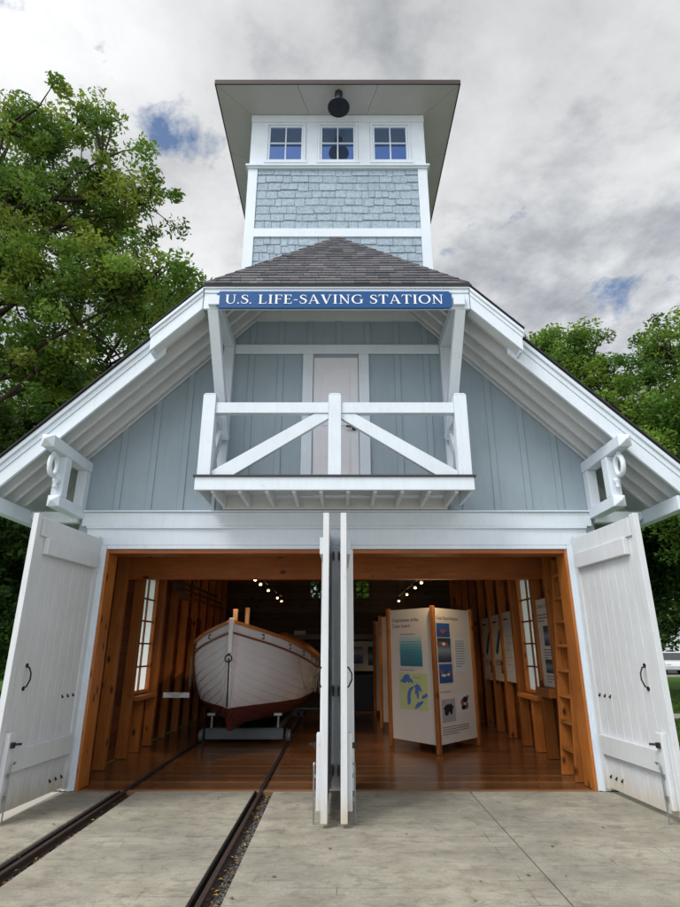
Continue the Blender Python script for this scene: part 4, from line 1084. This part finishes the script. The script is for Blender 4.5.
# ------------------------------------------------------------------ trees
def leafmesh(name,centres,radii,nper,size,cols,rng,parent,droop=.3,mat='leaf'):
    n=len(centres)*nper
    c=np.repeat(np.array(centres),nper,axis=0); r=np.repeat(np.array(radii),nper)
    d=rng.normal(size=(n,3)); d/=np.linalg.norm(d,axis=1)[:,None]
    rad=rng.random(n)**.45
    p=c+d*(rad*r)[:,None]*np.array([1,1,.62])
    a=rng.normal(size=(n,3)); a[:,2]=a[:,2]*.6-droop; a/=np.linalg.norm(a,axis=1)[:,None]
    b=np.cross(a,rng.normal(size=(n,3))); b/=np.linalg.norm(b,axis=1)[:,None]
    s=size*(.6+.8*rng.random(n))[:,None]
    nrm=np.cross(a,b)
    v=np.empty((n,6,3)); w=s*.42
    v[:,0]=p-a*s; v[:,1]=p-a*s*.3+b*w+nrm*s*.15; v[:,2]=p+a*s*.45+b*w*.7+nrm*s*.1; v[:,3]=p+a*s; v[:,4]=p+a*s*.45-b*w*.7+nrm*s*.1; v[:,5]=p-a*s*.3-b*w+nrm*s*.15
    me=bpy.data.meshes.new(name); me.vertices.add(n*6); me.vertices.foreach_set('co',v.ravel())
    me.loops.add(n*6); me.loops.foreach_set('vertex_index',np.arange(n*6,dtype=np.int32))
    me.polygons.add(n); me.polygons.foreach_set('loop_start',np.arange(0,n*6,6,dtype=np.int32)); me.polygons.foreach_set('loop_total',np.full(n,6,dtype=np.int32))
    cols=np.array(cols); cc=cols[rng.integers(0,len(cols),len(centres))]; cc=cc*1.15*(.8+.4*rng.random((len(centres),1)))
    col=np.repeat(cc,nper,axis=0)*(.8+.4*rng.random((n,1)))
    col=np.concatenate([col,np.ones((n,1))],axis=1); ca=me.color_attributes.new('tint','FLOAT_COLOR','CORNER'); ca.data.foreach_set('color',np.repeat(col,6,axis=0).ravel())
    me.materials.append(M[mat]); me.update(); me.validate()
    o=bpy.data.objects.new(name,me); COL.objects.link(o); o.parent=parent; return o
G1=[(.10,.19,.028),(.145,.24,.034),(.18,.255,.035),(.08,.15,.025),(.21,.265,.04)]
G2=[(.10,.20,.028),(.075,.155,.024),(.14,.24,.032),(.18,.28,.04)]
G3=[(.035,.08,.016),(.05,.105,.02),(.065,.13,.022)]
def tree(label,base,blobs,ncl,nper,clr,leaf,cols,seed,tr=.3,fork=.35,limbs=26,group=None,name='tree',surf=.55):
    """blobs: (dx,dy,z,rx,ry,rz) crown lobes relative to the base"""
    rng=np.random.default_rng(seed); rs=random.Random(seed)
    t=thing(name,label,'tree',base,group=group)
    vol=np.array([b[3]*b[4]*b[5] for b in blobs])**.75; vol/=vol.sum()
    cs=[]
    for b,k in zip(blobs,vol):
        for i in range(max(3,int(ncl*k))):
            d=rng.normal(size=3); d/=np.linalg.norm(d); q=d*(surf+(1-surf)*rng.random()**.7 if rng.random()<.75 else rng.random()*.6)
            cs.append((b[0]+q[0]*b[3],b[1]+q[1]*b[4],b[2]+q[2]*b[5]))
    rad=clr*(.6+.8*rng.random(len(cs)))
    leafmesh('crown',cs,rad,nper,leaf,cols,rng,t)
    # trunk and limbs
    zc=sum(b[2] for b in blobs)/len(blobs); zt=max(b[2]+b[5]*.6 for b in blobs); cx=sum(b[0] for b in blobs)/len(blobs); cy=sum(b[1] for b in blobs)/len(blobs)
    zlow=min(b[2]-b[5] for b in blobs); zf=max(1.5,zlow+ (zc-zlow)*fork*.5)
    m=MB(); sp=[Vector((0,0,-.3)),Vector((cx*.04,cy*.04,zf*.5)),Vector((cx*.15,cy*.15,zf)),Vector((cx*.5,cy*.5,(zf+zt)/2)),Vector((cx,cy,zt))]
    def cr(pts,u):
        n=len(pts)-1; f=u*n; i=min(int(f),n-1); return pts[i].lerp(pts[i+1],f-i)
    m.tube([cr(sp,u) for u in np.linspace(0,1,14)],[tr*(1-u*.9)*(1.25 if u<.05 else 1) for u in np.linspace(0,1,14)],10)
    m.build('trunk',M['bark'],t,world=False,smooth=True)
    m=MB(); big=rng.choice(len(cs),size=min(limbs,len(cs)),replace=False); ends=[]
    for j in big:
        e=Vector(cs[j]); u=rs.uniform(.32,.85); a=cr(sp,u)
        if a.z>e.z-.3: a=cr(sp,max(.3,u-.3))
        md=a.lerp(e,.5)+Vector((rs.uniform(-.4,.4),rs.uniform(-.4,.4),rs.uniform(-.1,.9)))
        pts=[a.lerp(md,v).lerp(md.lerp(e,v),v)+Vector((rs.uniform(-.07,.07),rs.uniform(-.07,.07),rs.uniform(-.07,.07)))*(1 if 0<v<1 else 0) for v in np.linspace(0,1,9)]
        r0=tr*.38*(1-u*.5); m.tube(pts,[r0*(1-v*.85)+.012 for v in np.linspace(0,1,9)],6); ends.append(pts)
    # twigs to the remaining clusters from nearest limb point
    allp=[p for pts in ends for p in pts[3:]]; ap_=np.array([list(p) for p in allp])
    for j,c in enumerate(cs):
        if j in big or rs.random()<.25: continue
        k=int(np.argmin(((ap_-np.array(c))**2).sum(1))); a=allp[k]; e=Vector(c); md=a.lerp(e,.5)+Vector((rs.uniform(-.2,.2),rs.uniform(-.2,.2),rs.uniform(0,.3)))
        m.tube([a,md,e],[.035,.022,.008],4)
    m.build('limb',M['bark'],t,world=False,smooth=True)
    return t
# big near tree on the left (trunk out of frame)
tree('big yellow green tree leaning over the left of the roof, its crown against the clouds',(-11.2,12.6,-.1),
     [(2.2,0,11.2,3.4,2.8,2.4),(5.4,-.2,10.6,2.3,2.0,1.5),(1.6,.5,14.2,3.2,2.4,1.7),(4.2,.2,13.9,2.4,2.0,1.9),(-1,0,9.5,3,2.5,2.5),(3.6,.6,8.7,2.6,2,1.2),(2.6,-.3,15.9,2.2,1.6,1.2)],
     640,140,.42,.066,G1,21,tr=.34,limbs=30,surf=.25)
tree('darker spreading tree standing behind the big left one, low over the roof edge',(-11.5,19,-.1),
     [(3.5,0,11.0,3.6,3,3.0),(5.9,0,12.2,2.0,2,2.6),(0,0,9,4,3,4),(4.6,0,14.6,1.7,1.6,1.2),(6.5,0,10,1.8,2,2)],330,170,.75,.10,[(.06,.14,.022),(.09,.18,.025),(.12,.19,.025)],22,tr=.28,limbs=18,surf=.3)
tree('dense dark tree at the far left behind the open door leaf',(-13,17,-.1),
     [(2.5,0,6.2,3.6,2.5,3.4),(3.5,0,2.8,3.2,2.4,2.6),(0,0,5,4,3,4)],260,170,.75,.10,G3,23,tr=.3,limbs=16)
tree('dark understorey tree filling the gap beside the left wall',(-9.6,24,-.1),
     [(0,0,5,3.6,3,4.6),(-3.5,0,5,3.6,3,4.6),(3.0,0,6,3,3,5)],280,150,.95,.13,G3,24,tr=.3,limbs=16)
# right-hand trees
tree('round bright green tree right of the hood, its top low against the sky',(8.6,19.5,-.1),
     [(-.1,0,11.0,2.1,2.0,2.1),(-.9,0,13.0,.8,.9,1.0),(.5,0,12.6,1.3,1.3,1.1),(.9,0,8.6,3.0,2.6,2.8)],380,140,.48,.074,G2,31,tr=.32,limbs=22)
tree('large spreading green tree at the right edge, taller than its neighbour',(12.0,16.8,-.1),
     [(-.8,0,9.1,2.6,2.6,2.4),(.2,0,11.4,1.9,1.8,1.5),(2.2,0,12.1,2.3,2.2,1.7),(-1.4,0,6.6,2.8,2.4,2.4),(2,0,7.5,3.2,3,3.4)],620,150,.5,.068,G2,32,tr=.4,limbs=30)
tree('dark green tree low at the right, above the parked cars',(16.2,24.5,-.1),
     [(-1.5,0,6.0,3.6,3,3.0),(1.5,0,6.4,4,3,3.4),(-3.5,0,7.5,3.2,2.6,3.6)],300,150,.85,.125,G3,33,tr=.35,limbs=18)
tree('shady tree behind the right wall of the boathouse, between the brighter ones',(11.2,26,-.1),
     [(0,0,7.0,4,3,4.5),(2.5,0,9.5,3.4,3,3.6),(-.5,0,9,3,3,3)],300,140,.95,.14,G3,34,tr=.35,limbs=14)
# behind the building, seen through the back windows and beyond the road
for i,(x,y,h,lb) in enumerate(((-3,27,9,'distant green tree behind the boathouse, seen through the left back window'),(2.5,29,9,'distant green tree behind the boathouse, seen through the right back window'))):
    tree(lb,(x,y,-.1),[(0,0,h*.5,3.6,3,h*.42)],110,110,1.0,.16,G2,40+i,tr=.25,limbs=8)
rngx=random.Random(77)
far=[(24,58),(31,60),(38,57),(46,62),(17,62),(54,60),(-14,44),(-22,42),(-30,46)]
fl_=['first','second','third','fourth','fifth','sixth','seventh','eighth','ninth']
proto=None
for i,(x,y) in enumerate(far):
    if proto is None:
        proto=tree('leafy tree across the road beyond the parked cars',(x,y,-.1),[(0,0,7,5,4,6),(1,0,11,3,3,3)],170,110,1.5,.24,G3,50,tr=.4,limbs=10,group='far trees across the road'); o=proto
    else:
        o=copy_tree(proto); o.location=(x,y,-.1); o.rotation_euler=(0,0,rngx.uniform(0,6.28)); k=rngx.uniform(.8,1.2); o.scale=(k,k,k)
        if x<0: o['label']='distant leafy tree in the belt left of the boathouse'; o['group']='far trees left of the boathouse'
# long grass fringe near
gr=MB(); rs=random.Random(4)
for i in range(26000):
    x=rs.uniform(4.5,16); y=4.5+rs.random()**1.3*22
    if x<4.4 or 15.85<y<16.95: continue
    if x> y*.66+2 : continue
    h=rs.uniform(.03,.075); a=rs.uniform(0,6.28); w_=.008+.0008*y; dx_,dy_=math.cos(a)*w_,math.sin(a)*w_; lx,ly=rs.uniform(-.03,.03),rs.uniform(-.03,.03)
    gr.col=mul(rs.choice([(.05,.12,.018),(.07,.15,.02),(.09,.13,.03)]),rs.uniform(.7,1.2)); gr.add([(x-dx_,y-dy_,-.10),(x+dx_,y+dy_,-.10),(x+lx,y+ly,-.10+h)],[(0,1,2)])
tag(gr.build('grass_blades',M['leaf']),kind='stuff')

# ------------------------------------------------------------------ parked cars
def make_car(mat,label,loc,rz):
    t=thing('parked_car',label,'car',loc,rz,group='cars parked across the lawn')
    # side profile (x along length), extruded with tumblehome
    low=[(-2.2,.35),(-2.25,.6),(-2.15,.85),(-1.2,.95),(1.5,1.0),(2.15,.9),(2.25,.6),(2.2,.35),(1.75,.33),(1.65,.6),(1.35,.72),(1.05,.6),(.95,.33),(-.95,.33),(-1.05,.6),(-1.35,.72),(-1.65,.6),(-1.75,.33)]
    m=MB(); m.prism(low,'y',-.88,.88); b=m.build('body',mat,t,world=False,bevel=.05,seg=2)
    cab=[(-1.25,.94),(-.55,1.42),(.9,1.45),(1.75,.98)]
    m=MB(); n=4; vs=[(x,-.80 if z<1.2 else -.62,z) for x,z in cab]+[(x,.80 if z<1.2 else .62,z) for x,z in cab]
    m.add(vs,[(0,1,2,3),(7,6,5,4),(0,4,5,1),(1,5,6,2),(2,6,7,3),(3,7,4,0)]); m.build('window',M['carglass'],t,world=False)
    m=MB(); m.prism([(-.60,1.415),(-.5,1.45),(.85,1.485),(.98,1.43)],'y',-.63,.63)
    for s in (-1,1):
        for x0,x1 in ((-1.22,-.56),(.15,.15),(1.72,.93)): m.beam((x0,s*.80,.96),(x1 if x0!=.15 else .15,s*.63,1.43),.05,.06)
    m.build('roof',mat,t,world=False)
    for x in (-1.35,1.35):
        for s in (-1,1):
            m=MB(); m.cyl((x,s*.70,.32),(x,s*.9,.32),.32,20); w_=m.build('wheel',M['tyre'],t,world=False,bevel=.03)
            m=MB(); m.cyl((x,s*.88,.32),(x,s*.91,.32),.2,14); m.build('rim',M['chrome'],w_,world=False)
    for s in (-1,1):
        m=MB(); m.box(-2.24,-2.1,s*.55,s*.85,.62,.76); m.build('headlight',M['headlight'],t,world=False,bevel=.02)
        m=MB(); m.box(2.1,2.24,s*.55,s*.85,.68,.84); m.build('tail_light',M['taillight'],t,world=False,bevel=.02)
        m=MB(); m.box(-.85,-.7,s*.85,s*1.0,.98,1.1); m.build('side_mirror',mat,t,world=False,bevel=.02)
    return t
make_car(M['carwhite'],'white car parked at the kerb beyond the lawn, next to the open right door',(22.9,41.5,-.09),R(75))
make_car(M['carsilver'],'pale silver car parked at the kerb near the right edge of the photo',(25.6,41.7,-.09),R(95))
make_car(M['carblue'],'dark blue car parked beyond the two pale ones, at the very edge',(28.4,42.0,-.09),R(85))

# ------------------------------------------------------------------ camera, light, sky
cam=bpy.data.cameras.new('camera'); co=bpy.data.objects.new('camera',cam); COL.objects.link(co); S.camera=co
cam.sensor_fit='HORIZONTAL'; cam.sensor_width=36; cam.lens=36*562/680; cam.clip_end=1000; cam.clip_start=.05
co.location=(0,0,1.6); co.rotation_euler=(R(90)+math.atan(.347),0,0)
SUN_EL,SUN_AZ=R(50),R(228)   # azimuth measured clockwise from +Y (north)
sd=Vector((math.sin(SUN_AZ)*math.cos(SUN_EL),math.cos(SUN_AZ)*math.cos(SUN_EL),math.sin(SUN_EL)))
l=bpy.data.lights.new('sun','SUN'); l.energy=1.5; l.angle=R(24); l.color=(1,.965,.91); lo=bpy.data.objects.new('sun',l); COL.objects.link(lo)
lo.rotation_euler=(-sd).to_track_quat('-Z','Y').to_euler(); lo.location=(0,-20,40)
W=bpy.data.worlds.new('World'); S.world=W; W.use_nodes=True; n=W.node_tree.nodes; lk=W.node_tree.links; bg=n['Background']; bg.inputs[1].default_value=.10
sky=n.new('ShaderNodeTexSky'); sky.sky_type='NISHITA'; sky.sun_disc=False; sky.sun_elevation=SUN_EL; sky.sun_rotation=SUN_AZ
tc=n.new('ShaderNodeTexCoord'); 
def nd(t,**k):
    o=n.new(t)
    for a,b in k.items(): setattr(o,a,b)
    return o
sep=nd('ShaderNodeSeparateXYZ'); lk.new(tc.outputs['Generated'],sep.inputs[0])
# project the view direction onto a cloud layer
mx=nd('ShaderNodeMath',operation='MAXIMUM'); lk.new(sep.outputs[2],mx.inputs[0]); mx.inputs[1].default_value=.02
ad=nd('ShaderNodeMath',operation='ADD'); lk.new(mx.outputs[0],ad.inputs[0]); ad.inputs[1].default_value=.25
dv=nd('ShaderNodeVectorMath',operation='DIVIDE'); cb=nd('ShaderNodeCombineXYZ')
for i in range(3): lk.new(ad.outputs[0],cb.inputs[i])
lk.new(tc.outputs['Generated'],dv.inputs[0]); lk.new(cb.outputs[0],dv.inputs[1])
def wnoise(scale,det,rough,off,dist=0):
    mp=nd('ShaderNodeMapping'); mp.inputs['Location'].default_value=off; lk.new(dv.outputs[0],mp.inputs[0])
    q=nd('ShaderNodeTexNoise'); q.inputs['Scale'].default_value=scale; q.inputs['Detail'].default_value=det; q.inputs['Roughness'].default_value=rough; q.inputs['Distortion'].default_value=dist; lk.new(mp.outputs[0],q.inputs['Vector']); return q.outputs['Fac']
def wramp(f,stops):
    r=nd('ShaderNodeValToRGB'); e=r.color_ramp.elements
    while len(e)<len(stops): e.new(.5)
    for x,(p,c) in zip(e,stops): x.position=p; x.color=(*c,1)
    lk.new(f,r.inputs[0]); return r.outputs[0]
n1a=wnoise(1.1,9,.60,(5.6,2.7,0),.12); n1b=wnoise(3.3,9,.62,(2.1,9.7,0),.15)
mxx=nd('ShaderNodeMix',data_type='FLOAT'); mxx.inputs[0].default_value=.42; lk.new(n1a,mxx.inputs[2]); lk.new(n1b,mxx.inputs[3]); n1=mxx.outputs[0]; n2=wnoise(1.15,8,.55,(7.3,4.2,0),.2)
shade=wramp(n1,[(.39,(.26,.28,.32)),(.46,(.47,.49,.525)),(.53,(.76,.775,.79)),(.61,(.93,.94,.95))])
# a few gaps in the cloud layer: towards the two patches of blue and one behind the camera
acc=None
for (gx,gy,gz),rad_,amt_ in (((-.232,.635,.737),.10,.15),((-.275,.65,.705),.07,.13),((.43,.748,.505),.08,.16),((.50,.70,.51),.07,.15),((0,-.64,.77),.42,.5)):
    ds=nd('ShaderNodeVectorMath',operation='DISTANCE'); lk.new(tc.outputs['Generated'],ds.inputs[0]); ds.inputs[1].default_value=(gx,gy,gz)
    mr=nd('ShaderNodeMapRange',interpolation_type='SMOOTHSTEP'); lk.new(ds.outputs['Value'],mr.inputs['Value']); mr.inputs['From Min'].default_value=0; mr.inputs['From Max'].default_value=rad_; mr.inputs['To Min'].default_value=amt_; mr.inputs['To Max'].default_value=0
    if acc is None: acc=mr.outputs[0]
    else:
        q=nd('ShaderNodeMath',operation='ADD'); lk.new(acc,q.inputs[0]); lk.new(mr.outputs[0],q.inputs[1]); acc=q.outputs[0]
n3=wnoise(6.5,8,.62,(1.3,8.2,0),.2)
df=nd('ShaderNodeMath',operation='SUBTRACT'); lk.new(n3,df.inputs[0]); lk.new(acc,df.inputs[1])
cover=wramp(df.outputs[0],[(.24,(0,0,0)),(.36,(1,1,1))])
# cloud bases look darker overhead, and the layer glows towards the veiled sun behind the camera
zr=nd('ShaderNodeMapRange'); lk.new(sep.outputs[2],zr.inputs['Value']); zr.inputs['From Min'].default_value=.35; zr.inputs['From Max'].default_value=.92; zr.inputs['To Min'].default_value=1.12; zr.inputs['To Max'].default_value=.60
dt=nd('ShaderNodeVectorMath',operation='DOT_PRODUCT'); lk.new(tc.outputs['Generated'],dt.inputs[0]); dt.inputs[1].default_value=sd
dr=nd('ShaderNodeMapRange',interpolation_type='SMOOTHSTEP'); lk.new(dt.outputs['Value'],dr.inputs['Value']); dr.inputs['From Min'].default_value=.35; dr.inputs['From Max'].default_value=1; dr.inputs['To Min'].default_value=1; dr.inputs['To Max'].default_value=2.7
pm=nd('ShaderNodeMath',operation='MULTIPLY'); lk.new(zr.outputs[0],pm.inputs[0]); lk.new(dr.outputs[0],pm.inputs[1])
pn_=nd('ShaderNodeMath',operation='MULTIPLY'); lk.new(pm.outputs[0],pn_.inputs[0]); pn_.inputs[1].default_value=7.5
vs=nd('ShaderNodeVectorMath',operation='SCALE'); lk.new(shade,vs.inputs[0]); lk.new(pn_.outputs[0],vs.inputs['Scale'])
mi=nd('ShaderNodeMix',data_type='RGBA'); lk.new(cover,mi.inputs[0]); lk.new(sky.outputs[0],mi.inputs[6]); lk.new(vs.outputs[0],mi.inputs[7]); lk.new(mi.outputs[2],bg.inputs[0])
S.view_settings.view_transform='Standard'; S.view_settings.look='None'; S.view_settings.gamma=1; S.view_settings.exposure=0.62
S.view_settings.use_curve_mapping=False
S.render.engine='CYCLES'; S.cycles.max_bounces=8; S.cycles.diffuse_bounces=5; S.cycles.transparent_max_bounces=8
S.cycles.use_denoising=True
